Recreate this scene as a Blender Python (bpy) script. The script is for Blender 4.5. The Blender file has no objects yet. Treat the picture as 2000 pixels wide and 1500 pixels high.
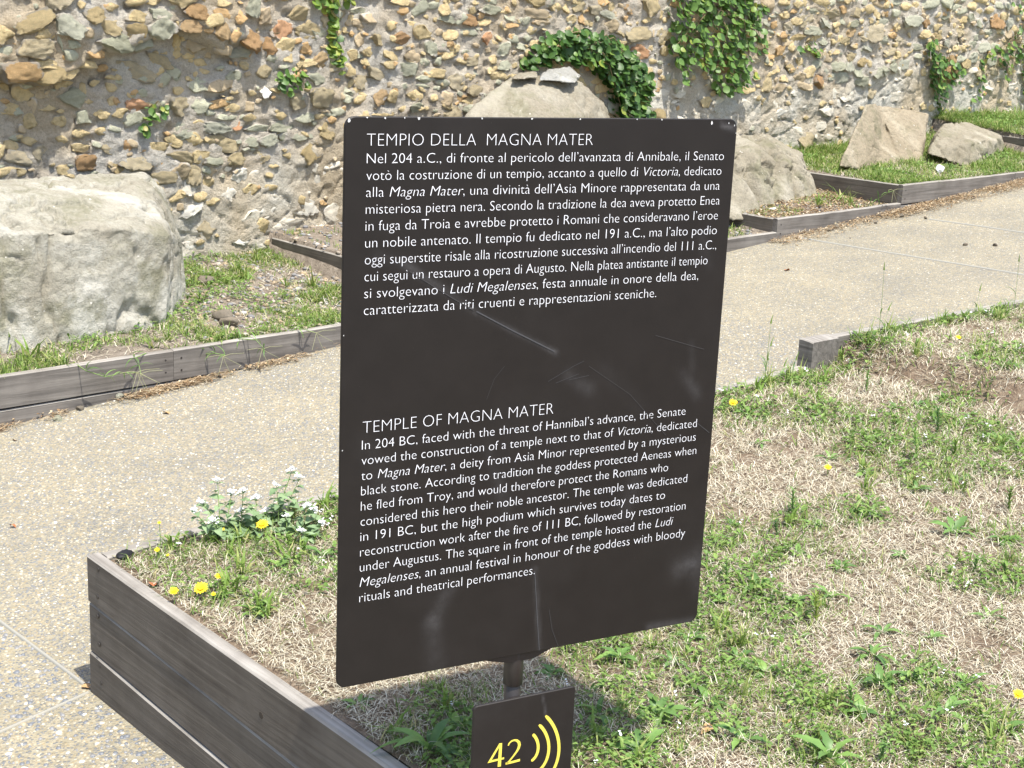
import bpy, bmesh, math, random
import numpy as np
from mathutils import Matrix, Vector

random.seed(7)
RNG = np.random.default_rng(7)
SC = bpy.context.scene
COL = SC.collection

# ------------------------------------------------------------------ camera, sky, sun, exposure
# world: X runs along the path (uphill), Y towards the ruined wall, Z up; metres
FPX, PITCH, ROLL, HEAD, EYE = 2814.0, math.radians(14.46), math.radians(2.6), math.radians(48.0), 1.6
fwd_h = np.array([math.cos(HEAD), math.sin(HEAD), 0.0])
right0 = np.array([math.sin(HEAD), -math.cos(HEAD), 0.0])
upv = np.array([0.0, 0.0, 1.0])
FW = fwd_h * math.cos(PITCH) - upv * math.sin(PITCH)
UP0 = fwd_h * math.sin(PITCH) + upv * math.cos(PITCH)
RT = right0 * math.cos(ROLL) + UP0 * math.sin(ROLL)
UPC = -right0 * math.sin(ROLL) + UP0 * math.cos(ROLL)
CAM = np.array([0.0, 0.0, EYE])

cam_data = bpy.data.cameras.new('camera')
cam = bpy.data.objects.new('camera', cam_data)
COL.objects.link(cam)
cam_data.sensor_width = 36.0
cam_data.lens = FPX / 2000.0 * 36.0
cam_data.clip_start = 0.05
cam_data.clip_end = 2000.0
M = Matrix.Identity(4)
for i in range(3):
    M[i][0], M[i][1], M[i][2], M[i][3] = RT[i], UPC[i], -FW[i], CAM[i]
cam.matrix_world = M
SC.camera = cam

SUN_DIR = np.array([-0.05, -0.37, 0.93]); SUN_DIR /= np.linalg.norm(SUN_DIR)   # towards the sun
world = bpy.data.worlds.new('World'); SC.world = world; world.use_nodes = True
wn = world.node_tree; wn.nodes.clear()
sky = wn.nodes.new('ShaderNodeTexSky'); sky.sky_type = 'NISHITA'; sky.sun_disc = False
sky.sun_elevation = math.asin(SUN_DIR[2])
sky.sun_rotation = math.atan2(SUN_DIR[0], SUN_DIR[1])
sky.air_density = 1.0; sky.dust_density = 2.0
bg = wn.nodes.new('ShaderNodeBackground'); bg.inputs['Strength'].default_value = 0.15
wo = wn.nodes.new('ShaderNodeOutputWorld')
wn.links.new(sky.outputs[0], bg.inputs[0]); wn.links.new(bg.outputs[0], wo.inputs[0])
sun_data = bpy.data.lights.new('sun', 'SUN'); sun_data.energy = 3.7; sun_data.angle = math.radians(0.5)
sun_data.color = (1.0, 0.955, 0.88)
sun = bpy.data.objects.new('sun', sun_data); COL.objects.link(sun)
sun.rotation_euler = Vector(SUN_DIR).to_track_quat('Z', 'Y').to_euler()
sun.location = (0, -4, 12)
SC.view_settings.view_transform = 'Standard'
SC.view_settings.look = 'None'
SC.view_settings.gamma = 1.0
SC.view_settings.use_curve_mapping = False
SC.view_settings.exposure = 1.0
SC.render.engine = 'CYCLES'
SC.cycles.max_bounces = 6

# ------------------------------------------------------------------ survey helpers (photo pixel -> point on a real plane)
def ray(x, y): return FW * FPX + RT * (x - 1000.0) - UPC * (y - 750.0)
def onZ(x, y, z): d = ray(x, y); return CAM + d * ((z - EYE) / d[2])
def onY(x, y, Y): d = ray(x, y); return CAM + d * (Y / d[1])
def onX(x, y, X): d = ray(x, y); return CAM + d * (X / d[0])
def proj(P):
    d = np.asarray(P, float) - CAM; w = d @ FW
    return np.stack([1000 + FPX * (d @ RT) / w, 750 - FPX * (d @ UPC) / w], -1)

YF = 5.04      # front line of the planters along the wall
YL = 2.952     # path edge of the lawn
XL = 1.364     # near edge of the lawn
YW = 6.40      # foot of the wall

# ------------------------------------------------------------------ numpy noise
def _h(ix, iy, iz):
    n = (ix.astype(np.int64) * 374761393 + iy.astype(np.int64) * 668265263 + iz.astype(np.int64) * 2147483647 + 1013904223) & 0xFFFFFFFF
    n = ((n ^ (n >> 13)) * 1274126177) & 0xFFFFFFFF
    n = ((n ^ (n >> 16)) * 2246822519) & 0xFFFFFFFF
    return ((n ^ (n >> 15)) & 0xFFFFFF) / float(0xFFFFFF)
def vnoise(p):
    p = np.asarray(p, float); f = np.floor(p); t = p - f; t = t * t * (3 - 2 * t); i = f.astype(np.int64)
    x, y, z = i[..., 0], i[..., 1], i[..., 2]; u, v, w = t[..., 0], t[..., 1], t[..., 2]
    r = 0
    for a in (0, 1):
        for b in (0, 1):
            for c in (0, 1):
                k = (u if a else 1 - u) * (v if b else 1 - v) * (w if c else 1 - w)
                r = r + k * _h(x + a, y + b, z + c)
    return r * 2 - 1
def fbm(p, freq, octv=4, gain=0.5, seed=0.0):
    p = np.asarray(p, float) * freq + seed; s = 0; a = 1.0; tot = 0
    for _ in range(octv):
        s = s + a * vnoise(p); tot += a; a *= gain; p = p * 2.03 + 17.3
    return s / tot
def worley2(x, y):
    """first and second distance to jittered cell points, and the id of the nearest"""
    ix, iy = np.floor(x).astype(np.int64), np.floor(y).astype(np.int64)
    d1 = np.full(x.shape, 9.0); d2 = d1.copy(); cid = np.zeros(x.shape)
    for a in (-1, 0, 1):
        for b in (-1, 0, 1):
            cx, cy = ix + a, iy + b; zz = np.zeros_like(cx)
            dx = cx + _h(cx, cy, zz + 3) - x; dy = cy + _h(cx, cy, zz + 7) - y
            d = np.hypot(dx, dy); near = d < d1
            d2 = np.where(near, d1, np.minimum(d2, d)); cid = np.where(near, _h(cx, cy, zz + 11), cid); d1 = np.where(near, d, d1)
    return d1, d2, cid
def smooth(a, b, x):
    t = np.clip((x - a) / (b - a), 0, 1); return t * t * (3 - 2 * t)

# ------------------------------------------------------------------ object helpers
def tag(o, label=None, cat=None, group=None, kind=None):
    if label: o['label'] = label
    if cat: o['category'] = cat
    if group: o['group'] = group
    if kind: o['kind'] = kind
    return o
def link(name, mesh, parent=None, loc=None):
    o = bpy.data.objects.new(name, mesh); COL.objects.link(o)
    if loc is not None: o.location = loc
    if parent is not None: o.parent = parent
    return o
def empty(name, loc, label, cat, group=None):
    o = bpy.data.objects.new(name, None); COL.objects.link(o); o.location = loc; o.empty_display_size = 0.1
    return tag(o, label, cat, group)
def mesh_tris(name, V, T, mats=(), smooth_sh=False, midx=None):
    V = np.ascontiguousarray(V, np.float32).reshape(-1, 3); T = np.ascontiguousarray(T, np.int32)
    k = T.shape[1]
    me = bpy.data.meshes.new(name)
    me.vertices.add(len(V)); me.vertices.foreach_set('co', V.ravel())
    me.loops.add(T.size); me.loops.foreach_set('vertex_index', T.ravel())
    me.polygons.add(len(T)); me.polygons.foreach_set('loop_start', np.arange(0, T.size, k, dtype=np.int32))
    if midx is not None: me.polygons.foreach_set('material_index', np.ascontiguousarray(midx, np.int32))
    me.polygons.foreach_set('use_smooth', np.full(len(T), bool(smooth_sh)))
    me.update(calc_edges=True); me.validate()
    for m in mats: me.materials.append(m)
    return me
def grid_mesh(name, P, mats=(), smooth_sh=True):
    """P: (n, m, 3) points -> quads"""
    n, m, _ = P.shape; idx = np.arange(n * m).reshape(n, m)
    Q = np.stack([idx[:-1, :-1], idx[1:, :-1], idx[1:, 1:], idx[:-1, 1:]], -1).reshape(-1, 4)
    return mesh_tris(name, P.reshape(-1, 3), Q, mats, smooth_sh)
def bm_mesh(name, bm, mats=(), smooth_sh=False):
    me = bpy.data.meshes.new(name); bm.to_mesh(me); bm.free()
    for m in mats: me.materials.append(m)
    if smooth_sh: me.polygons.foreach_set('use_smooth', [True] * len(me.polygons))
    return me
def attr(me, name, vals):
    a = me.attributes.new(name, 'FLOAT', 'POINT'); a.data.foreach_set('value', np.ascontiguousarray(vals, np.float32).ravel())

# ------------------------------------------------------------------ materials
class NT:
    def __init__(s, name, rough=0.85, spec=0.3):
        s.m = bpy.data.materials.new(name); s.m.use_nodes = True; s.t = s.m.node_tree
        s.b = s.t.nodes['Principled BSDF']; s.out = s.t.nodes['Material Output']
        s.b.inputs['Roughness'].default_value = rough; s.b.inputs['Specular IOR Level'].default_value = spec
    def n(s, typ, **kw):
        o = s.t.nodes.new(typ)
        for k, v in kw.items():
            if hasattr(o, k): setattr(o, k, v)
            else: o.inputs[k].default_value = v
        return o
    def l(s, a, b): s.t.links.new(a, b)
    def coord(s, which='Object'): return s.n('ShaderNodeTexCoord').outputs[which]
    def noise(s, scale, vec=None, detail=4.0, rough=0.6, dist=0.0):
        o = s.n('ShaderNodeTexNoise'); o.inputs['Scale'].default_value = scale; o.inputs['Detail'].default_value = detail
        o.inputs['Roughness'].default_value = rough; o.inputs['Distortion'].default_value = dist
        if vec is not None: s.l(vec, o.inputs['Vector'])
        return o.outputs['Fac']
    def ramp(s, fac, stops, interp='LINEAR'):
        o = s.n('ShaderNodeValToRGB'); e = o.color_ramp; e.interpolation = interp
        while len(e.elements) < len(stops): e.elements.new(0.5)
        for el, (p, c) in zip(e.elements, stops):
            el.position = p; el.color = (c if hasattr(c, '__len__') else (c, c, c)) + (() if hasattr(c, '__len__') and len(c) == 4 else (1,)) if hasattr(c, '__len__') else (c, c, c, 1)
        s.l(fac, o.inputs[0]); return o.outputs[0]
    def mix(s, fac, a, b, mode='MIX'):
        o = s.n('ShaderNodeMix'); o.data_type = 'RGBA'; o.blend_type = mode; o.clamp_factor = True
        for v, i in ((fac, 0), (a, 6), (b, 7)):
            if hasattr(v, 'is_linked'): s.l(v, o.inputs[i])
            elif hasattr(v, '__len__'): o.inputs[i].default_value = tuple(v) + (1,)
            else: o.inputs[i].default_value = v
        return o.outputs[2]
    def math(s, op, a, b=0.0):
        o = s.n('ShaderNodeMath'); o.operation = op
        for v, i in ((a, 0), (b, 1)):
            if hasattr(v, 'is_linked'): s.l(v, o.inputs[i])
            else: o.inputs[i].default_value = v
        return o.outputs[0]
    def attr(s, name): o = s.n('ShaderNodeAttribute'); o.attribute_name = name; return o.outputs['Fac']
    def island(s): return s.n('ShaderNodeNewGeometry').outputs['Random Per Island']
    def rnd(s): return s.n('ShaderNodeObjectInfo').outputs['Random']
    def color(s, c):
        if hasattr(c, 'is_linked'): s.l(c, s.b.inputs['Base Color'])
        else: s.b.inputs['Base Color'].default_value = tuple(c) + (1,)
    def bump(s, h, strength=0.4, dist=0.01):
        o = s.n('ShaderNodeBump'); o.inputs['Strength'].default_value = strength; o.inputs['Distance'].default_value = dist
        s.l(h, o.inputs['Height']); s.l(o.outputs[0], s.b.inputs['Normal'])
    def translucent(s, col, fac=0.35):
        tr = s.n('ShaderNodeBsdfTranslucent')
        if hasattr(col, 'is_linked'): s.l(col, tr.inputs[0])
        else: tr.inputs[0].default_value = tuple(col) + (1,)
        mx = s.n('ShaderNodeMixShader'); mx.inputs[0].default_value = fac
        s.l(s.b.outputs[0], mx.inputs[1]); s.l(tr.outputs[0], mx.inputs[2]); s.l(mx.outputs[0], s.out.inputs[0])

def solid(name, c, rough=0.7, spec=0.3):
    n = NT(name, rough, spec); n.color(c); return n.m

def stone_mat(name, c0, c1, c2, pit=0.5, scale=30.0):
    n = NT(name, 0.95, 0.15); v = n.coord('Object')
    big = n.noise(3.5, v, 3); fine = n.noise(scale * 1.6, v, 6, 0.7)
    c = n.ramp(n.rnd(), [(0.0, c0), (0.5, c1), (1.0, c2)])
    c = n.mix(0.75, c, n.ramp(big, [(0.3, (0.82, 0.82, 0.82)), (0.7, (1.22, 1.2, 1.16))]), 'MULTIPLY')
    c = n.mix(0.6, c, n.ramp(fine, [(0.32, (0.55, 0.52, 0.48)), (0.46, (1.0, 1.0, 1.0)), (0.75, (1.35, 1.33, 1.26))]), 'MULTIPLY')
    rad = n.attr('rad'); smear = n.noise(2.6, v, 5, 0.7)
    m = n.ramp(n.math('ADD', n.math('MULTIPLY', rad, 0.8), n.math('MULTIPLY', smear, 0.55)), [(0.90, 0.0), (1.02, 0.85)])
    c = n.mix(m, c, (0.53, 0.485, 0.41))
    n.color(c)
    n.bump(n.noise(scale * 0.55, v, 9, 0.78), pit, 0.05)
    return n.m

MAT_STONE = {
    'y': stone_mat('yellow_tuff', (0.68, 0.53, 0.28), (0.76, 0.63, 0.38), (0.80, 0.70, 0.50), 1.0),
    'o': stone_mat('orange_tuff', (0.62, 0.44, 0.22), (0.60, 0.38, 0.20), (0.66, 0.49, 0.28), 0.9),
    'r': stone_mat('red_brick_stone', (0.46, 0.25, 0.14), (0.50, 0.30, 0.17), (0.46, 0.27, 0.16), 0.6),
    'g': stone_mat('grey_green_stone', (0.37, 0.37, 0.27), (0.46, 0.46, 0.355), (0.42, 0.42, 0.345), 0.7),
    't': stone_mat('brown_stone', (0.42, 0.34, 0.22), (0.50, 0.40, 0.27), (0.45, 0.37, 0.25), 0.6),
    'p': stone_mat('plastered_stone', (0.56, 0.53, 0.45), (0.62, 0.57, 0.46), (0.55, 0.535, 0.475), 0.5),
    'w': stone_mat('white_marble_stone', (0.8, 0.79, 0.76), (0.82, 0.8, 0.77), (0.8, 0.79, 0.76), 0.2),
}

def mat_mortar():
    n = NT('lime_mortar', 0.95, 0.1); v = n.coord('Object')
    pl = n.attr('plaster')
    up = n.ramp(n.noise(9, v, 6, 0.7), [(0.25, (0.42, 0.385, 0.33)), (0.5, (0.55, 0.515, 0.445)), (0.75, (0.66, 0.63, 0.555))])
    lo = n.ramp(n.noise(7, v, 6, 0.7), [(0.25, (0.48, 0.45, 0.37)), (0.5, (0.60, 0.575, 0.49)), (0.78, (0.70, 0.68, 0.60))])
    c = n.mix(pl, up, lo)
    warm = n.ramp(n.noise(1.7, v, 3, 0.6), [(0.40, 0.0), (0.64, 0.7)])
    c = n.mix(warm, c, (0.50, 0.39, 0.24))
    grit = n.noise(120, v, 3, 0.8)
    c = n.mix(0.6, c, n.ramp(grit, [(0.3, (0.55, 0.53, 0.5)), (0.5, (1, 1, 1)), (0.72, (1.35, 1.33, 1.3))]), 'MULTIPLY')
    n.color(c)
    n.bump(n.math('ADD', n.noise(60, v, 8, 0.8), n.math('MULTIPLY', n.noise(14, v, 4), 1.5)), 0.9, 0.03)
    return n.m

def mat_rock(name, c0, c1, c2, scale=22.0):
    n = NT(name, 0.95, 0.12); v = n.coord('Object')
    c = n.ramp(n.noise(2.6, v, 6, 0.62, 0.4), [(0.28, c0), (0.5, c1), (0.72, c2)])
    c = n.mix(0.55, c, n.ramp(n.noise(70, v, 5, 0.75), [(0.3, (0.5, 0.48, 0.45)), (0.5, (1, 1, 1)), (0.74, (1.3, 1.28, 1.22))]), 'MULTIPLY')
    moss = n.ramp(n.noise(4.6, v, 6, 0.72, 0.3), [(0.50, 0.0), (0.62, 0.55), (0.75, 0.75)]); c = n.mix(moss, c, (0.17, 0.165, 0.095))
    stain = n.ramp(n.noise(1.9, v, 5, 0.7, 0.6), [(0.50, 0.0), (0.60, 0.5)]); c = n.mix(stain, c, tuple(q * 1.25 for q in c2))
    vo = n.n('ShaderNodeTexVoronoi'); vo.inputs['Scale'].default_value = 26; n.l(v, vo.inputs['Vector'])
    fleck = n.ramp(vo.outputs['Distance'], [(0.0, 1.0), (0.09, 1.0), (0.13, 0.0)])
    pick = n.ramp(n.noise(9, v, 2), [(0.55, 0.0), (0.6, 0.8)])
    c = n.mix(n.math('MULTIPLY', fleck, pick), c, (0.72, 0.69, 0.62))
    n.color(c)
    n.bump(n.math('ADD', n.noise(scale, v, 9, 0.72), n.math('MULTIPLY', n.noise(130, v, 3, 0.8), 0.3)), 0.75, 0.03)
    return n.m

def mat_wood(name, dark, light, axis_scale=(2.2, 60, 60)):
    n = NT(name, 0.85, 0.2); v = n.coord('Object')
    mp = n.n('ShaderNodeMapping'); mp.inputs['Scale'].default_value = axis_scale; n.l(v, mp.inputs['Vector'])
    off = n.n('ShaderNodeVectorMath'); off.operation = 'ADD'; n.l(mp.outputs[0], off.inputs[0])
    cmb = n.n('ShaderNodeCombineXYZ'); r = n.math('MULTIPLY', n.rnd(), 37.0); n.l(r, cmb.inputs[0]); n.l(r, cmb.inputs[1]); n.l(cmb.outputs[0], off.inputs[1])
    g = n.noise(1.0, off.outputs[0], 7, 0.62, 0.8)
    stain = n.noise(5.0, v, 4, 0.6)
    c = n.ramp(g, [(0.28, dark), (0.52, tuple((a + b) / 2 for a, b in zip(dark, light))), (0.75, light)])
    c = n.mix(0.75, c, n.ramp(stain, [(0.3, (0.6, 0.58, 0.57)), (0.55, (1, 1, 1)), (0.75, (1.25, 1.25, 1.24))]), 'MULTIPLY')
    n.color(c); n.bump(g, 0.35, 0.006)
    return n.m

def mat_blades(name, stops, rough=0.7, trans=0.3, spec=0.25):
    n = NT(name, rough, spec); c = n.ramp(n.island(), stops); n.color(c)
    if trans: n.translucent(c, trans)
    return n.m

def mat_leaf(name, stops, trans=0.3, rough=0.45, spec=0.4):
    n = NT(name, rough, spec); v = n.coord('Object')
    c = n.ramp(n.rnd(), stops)
    c = n.mix(0.4, c, n.ramp(n.noise(70, v, 3), [(0.3, (0.7, 0.75, 0.6)), (0.7, (1.25, 1.2, 1.1))]), 'MULTIPLY')
    n.color(c)
    if trans: n.translucent(c, trans)
    return n.m

def mat_soil(name, c0, c1, c2):
    n = NT(name, 0.95, 0.1); v = n.coord('Object')
    c = n.ramp(n.noise(22, v, 7, 0.7), [(0.28, c0), (0.5, c1), (0.74, c2)]); n.color(c)
    n.bump(n.noise(60, v, 6, 0.75), 0.9, 0.02); return n.m

PEB = [(0.0, (0.165, 0.17, 0.17)), (0.28, (0.215, 0.21, 0.19)), (0.48, (0.25, 0.22, 0.16)), (0.64, (0.32, 0.265, 0.165)),
       (0.78, (0.355, 0.315, 0.225)), (0.92, (0.44, 0.405, 0.32)), (0.98, (0.66, 0.64, 0.57))]
def mat_path():
    n = NT('exposed_aggregate', 0.8, 0.3); v = n.coord('Object')
    vo = n.n('ShaderNodeTexVoronoi'); vo.inputs['Scale'].default_value = 135; n.l(v, vo.inputs['Vector'])
    sep = n.n('ShaderNodeSeparateColor'); n.l(vo.outputs['Color'], sep.inputs[0])
    c = n.ramp(sep.outputs[0], PEB, 'CONSTANT')
    matrix = n.ramp(n.noise(40, v, 4), [(0.3, (0.25, 0.225, 0.16)), (0.7, (0.345, 0.315, 0.235))])
    edge = n.ramp(vo.outputs['Distance'], [(0.42, 0.0), (0.56, 1.0)])
    c = n.mix(edge, c, matrix)
    c = n.mix(0.7, c, n.ramp(n.noise(2.2, v, 5, 0.6), [(0.28, (0.66, 0.67, 0.70)), (0.72, (1.08, 1.04, 0.96))]), 'MULTIPLY')
    n.color(c)
    n.bump(n.math('SUBTRACT', 1.0, vo.outputs['Distance']), 0.6, 0.006)
    return n.m
def mat_pebble():
    n = NT('river_pebble', 0.5, 0.45); v = n.coord('Object'); c = n.ramp(n.island(), PEB, 'CONSTANT')
    c = n.mix(0.4, c, n.ramp(n.noise(260, v, 3), [(0.3, (0.75, 0.75, 0.75)), (0.7, (1.2, 1.2, 1.2))]), 'MULTIPLY')
    n.color(c); return n.m

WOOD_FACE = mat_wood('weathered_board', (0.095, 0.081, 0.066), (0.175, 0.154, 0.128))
WOOD_TOP = mat_wood('pale_board_top', (0.20, 0.182, 0.155), (0.40, 0.375, 0.335))  # paler wood tone, set on the upper faces of every board
WOOD_GREY = mat_wood('silvered_board', (0.095, 0.086, 0.077), (0.235, 0.215, 0.19))
MAT_SOIL = mat_soil('dry_soil', (0.13, 0.088, 0.058), (0.24, 0.18, 0.125), (0.38, 0.31, 0.225))
MAT_BED = mat_soil('stony_bed_soil', (0.14, 0.115, 0.09), (0.25, 0.21, 0.165), (0.38, 0.33, 0.27))
MAT_STRAW = mat_blades('dry_thatch', [(0.0, (0.19, 0.135, 0.085)), (0.2, (0.42, 0.36, 0.245)), (0.5, (0.585, 0.53, 0.39)), (1.0, (0.76, 0.72, 0.58))], 0.75, 0.2)
MAT_GRASS = mat_blades('green_blades', [(0.0, (0.085, 0.155, 0.03)), (0.4, (0.16, 0.26, 0.05)), (0.75, (0.21, 0.31, 0.065)), (0.9, (0.33, 0.37, 0.12)), (1.0, (0.50, 0.44, 0.22))], 0.5, 0.35, 0.3)
MAT_GROUNDLEAF = mat_blades('small_leaves', [(0.0, (0.09, 0.165, 0.035)), (0.5, (0.155, 0.26, 0.055)), (1.0, (0.27, 0.38, 0.10))], 0.5, 0.3, 0.3)
MAT_WEED = mat_leaf('weed_leaf', [(0.0, (0.09, 0.18, 0.05)), (0.5, (0.15, 0.27, 0.07)), (1.0, (0.22, 0.36, 0.09))])
MAT_CAPER = mat_leaf('caper_leaf', [(0.0, (0.045, 0.105, 0.02)), (0.6, (0.09, 0.18, 0.035)), (0.93, (0.17, 0.27, 0.055)), (1.0, (0.35, 0.28, 0.08))], 0.25)
MAT_CAPERL = mat_leaf('young_caper_leaf', [(0.0, (0.12, 0.20, 0.03)), (0.6, (0.19, 0.29, 0.05)), (1.0, (0.36, 0.38, 0.07))], 0.35)
MAT_STEM = solid('woody_stem', (0.22, 0.17, 0.09), 0.8)
MAT_GSTEM = solid('green_stem', (0.16, 0.24, 0.07), 0.6)
MAT_YEL = solid('yellow_petal', (0.82, 0.60, 0.02), 0.6)
MAT_YELC = solid('yellow_centre', (0.70, 0.38, 0.01), 0.7)
MAT_WHITEP = solid('white_petal', (0.82, 0.82, 0.80), 0.6)
MAT_PATH = mat_path(); MAT_PEB = mat_pebble(); MAT_MORTAR = mat_mortar()
MAT_DARKM = solid('dark_metal', (0.025, 0.02, 0.018), 0.45, 0.5)
MAT_JOINT = solid('pale_cement_joint', (0.31, 0.30, 0.26), 0.95)

# ------------------------------------------------------------------ ground heights
def z_path(X, Y): return 0.03 + 0.087 * (X - 2.0) + 0.012 * (YF - Y)
def z_lawn(X, Y):
    base = 0.335 + 0.044 * (X - XL) - 0.008 * (YL - Y)
    up = 0.535 + 0.0 * X
    k = smooth(4.09, 4.26, X)
    z = base * (1 - k) + up * k
    return z + 0.010 * fbm(np.stack([X, Y, 0 * X], -1), 2.0, 3, 0.5, 5.1)
def z_bed(X, Y):
    X = np.asarray(X, float); Y = np.asarray(Y, float); t = np.clip((Y - YF) / (YW - YF), 0, 1.3)
    z1 = 0.212 + 0.021 * (X - 2.0) + 0.085 * t
    z2 = 0.395 + 0.019 * (X - 4.0) + 0.05 * t
    z3 = 0.515 + 0.015 * (X - 6.5) + 0.08 * t
    z4 = 0.660 + 0.02 * (X - 7.7) + (0.045 + 0.03 * np.clip(X - 8.5, 0, 2)) * t
    z5 = 0.84 + 0.02 * (X - 10.0) + 0.10 * t
    z = np.where(X < 4.0, z1, np.where(X < 6.5, z2, np.where(X < 7.7, z3, np.where(X < 10.05, z4, z5))))
    return z + 0.012 * fbm(np.stack([X, Y, 0 * X], -1), 2.6, 3, 0.5, 9.7)

# ------------------------------------------------------------------ the setting: terrain, path, lawn soil, bed soil
def sheet(name, xs, ys, zf, mat):
    X, Y = np.meshgrid(xs, ys, indexing='ij')
    return tag(link(name, grid_mesh(name, np.stack([X, Y, zf(X, Y)], -1), [mat])), kind='structure')
ts = np.concatenate([np.linspace(-600, -12, 12), np.linspace(-10, 24, 40), np.linspace(26, 600, 12)])
sheet('ground', ts, ts, lambda X, Y: np.clip(z_path(X, np.clip(Y, -3, 7)), -0.45, 1.3) - 0.16, MAT_SOIL)

path = sheet('path', np.linspace(-6, 20, 160), np.linspace(-5, YF + 0.02, 70),
             lambda X, Y: z_path(X, Y) + 0.004 * fbm(np.stack([X, Y, 0 * X], -1), 1.3, 3), MAT_PATH)
sheet('lawn_soil', np.linspace(XL + 0.03, 16, 330), np.linspace(-4, YL - 0.03, 200), z_lawn, MAT_SOIL)
sheet('planting_bed_soil', np.concatenate([np.linspace(-4, 1.9, 20), np.linspace(2.0, 11, 300), np.linspace(11.1, 20, 20)]), np.linspace(YF + 0.03, YW + 0.35, 60), z_bed, MAT_BED)

# pale saw-cut joints of the paving
def strip(p0, p1, w, parent):
    n = 40; t = np.linspace(0, 1, n)[:, None]; c = np.asarray(p0) * (1 - t) + np.asarray(p1) * t
    d = np.asarray(p1) - np.asarray(p0); d = d / np.hypot(*d); s = np.array([-d[1], d[0]]) * w / 2
    rows = []
    for k, zo in ((-1, 0.0), (-0.8, 0.0058), (0.8, 0.0058), (1, 0.0)):
        q = c + s * k; rows.append(np.stack([q[:, 0], q[:, 1], z_path(q[:, 0], q[:, 1]) + 0.004 * fbm(np.stack([q[:, 0], q[:, 1], 0 * q[:, 0]], -1), 1.3, 3) + zo], -1))
    return link('joint_strip', grid_mesh('joint_strip', np.stack(rows, 1), [MAT_JOINT]), parent)
def pz(x, y):   # photo pixel on the path surface
    z = 0.1
    for _ in range(12): p = onZ(x, y, z); z = z_path(p[0], p[1])
    return p
a, b = pz(0, 1215), pz(165, 1340); d = (b - a)[:2]
strip(a[:2] - d * 3, b[:2], 0.007, path)
c0 = pz(172, 1356); c1 = pz(0, 1432); strip(c0[:2], c0[:2] + (c1 - c0)[:2] * 6, 0.006, path)
for q0, q1 in (((1540, 462), (1900, 575)), ((1815, 428), (2000, 467))):
    p0, p1 = pz(*q0), pz(*q1); strip((p0[0], p0[1]), (p0[0] - 0.02, YL), 0.012, path)

# pebbles of the exposed aggregate that stand proud of the cement
def pebbles(n, xr, yr, rr, keep):
    P = np.stack([RNG.uniform(*xr, n), RNG.uniform(*yr, n)], -1); P = P[keep(P[:, 0], P[:, 1])]; n = len(P)
    r = RNG.uniform(*rr, n) * RNG.uniform(0.8, 1.25, n); el = RNG.uniform(0.55, 1.0, n); ph = RNG.uniform(0, 6.28, n)
    z = z_path(P[:, 0], P[:, 1]) + 0.004 * fbm(np.stack([P[:, 0], P[:, 1], 0 * P[:, 0]], -1), 1.3, 3)
    K = 5; th = np.arange(K) * 2 * math.pi / K
    jit = RNG.uniform(0.82, 1.15, (n, K)); V = np.zeros((n, 2 * K + 1, 3))
    for ring, (s, h) in enumerate(((1.0, -0.15), (0.72, 0.34))):
        x = np.cos(th) * s * r[:, None] * jit; y = np.sin(th) * s * (r * el)[:, None] * jit
        V[:, ring * K:(ring + 1) * K, 0] = x * np.cos(ph)[:, None] - y * np.sin(ph)[:, None] + P[:, :1]
        V[:, ring * K:(ring + 1) * K, 1] = x * np.sin(ph)[:, None] + y * np.cos(ph)[:, None] + P[:, 1:]
        V[:, ring * K:(ring + 1) * K, 2] = (z + h * r * 0.9)[:, None]
    V[:, 2 * K, :2] = P; V[:, 2 * K, 2] = z + r * 0.42
    T = []
    for k in range(K):
        k2 = (k + 1) % K; T += [(k, k2, K + k2), (k, K + k2, K + k), (K + k, K + k2, 2 * K)]
    T = np.array(T); T = (T[None] + (np.arange(n) * (2 * K + 1))[:, None, None]).reshape(-1, 3)
    return V.reshape(-1, 3), T
def in_view(X, Y, zf, m=40):
    q = proj(np.stack([X, Y, zf(X, Y)], -1)); return (q[:, 0] > -m) & (q[:, 0] < 2000 + m) & (q[:, 1] > -m) & (q[:, 1] < 1500 + m)
keepp = lambda X, Y: in_view(X, Y, z_path) & ~((X > XL) & (Y < YL + 0.0))
VC, TC = pebbles(9000, (0.3, b[0] - 0.006), (1.2, 4.6), (0.0048, 0.0085), keepp)
V, T = pebbles(85000, (b[0] + 0.006, 5.0), (1.6, YF), (0.0028, 0.0056), keepp)
tag(link('pebbles', mesh_tris('pebbles', V, T, [MAT_PEB], True), path), kind='stuff')
MAT_PEBC = NT('coarse_pebble', 0.5, 0.45); MAT_PEBC.color(MAT_PEBC.ramp(MAT_PEBC.island(), [(0.0, (0.15, 0.16, 0.175)), (0.4, (0.22, 0.22, 0.22)), (0.66, (0.33, 0.28, 0.19)), (0.86, (0.50, 0.46, 0.37)), (0.95, (0.70, 0.68, 0.62))], 'CONSTANT'))
tag(link('coarse_pebbles', mesh_tris('coarse_pebbles', VC, TC, [MAT_PEBC.m], True), path), kind='stuff')

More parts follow.
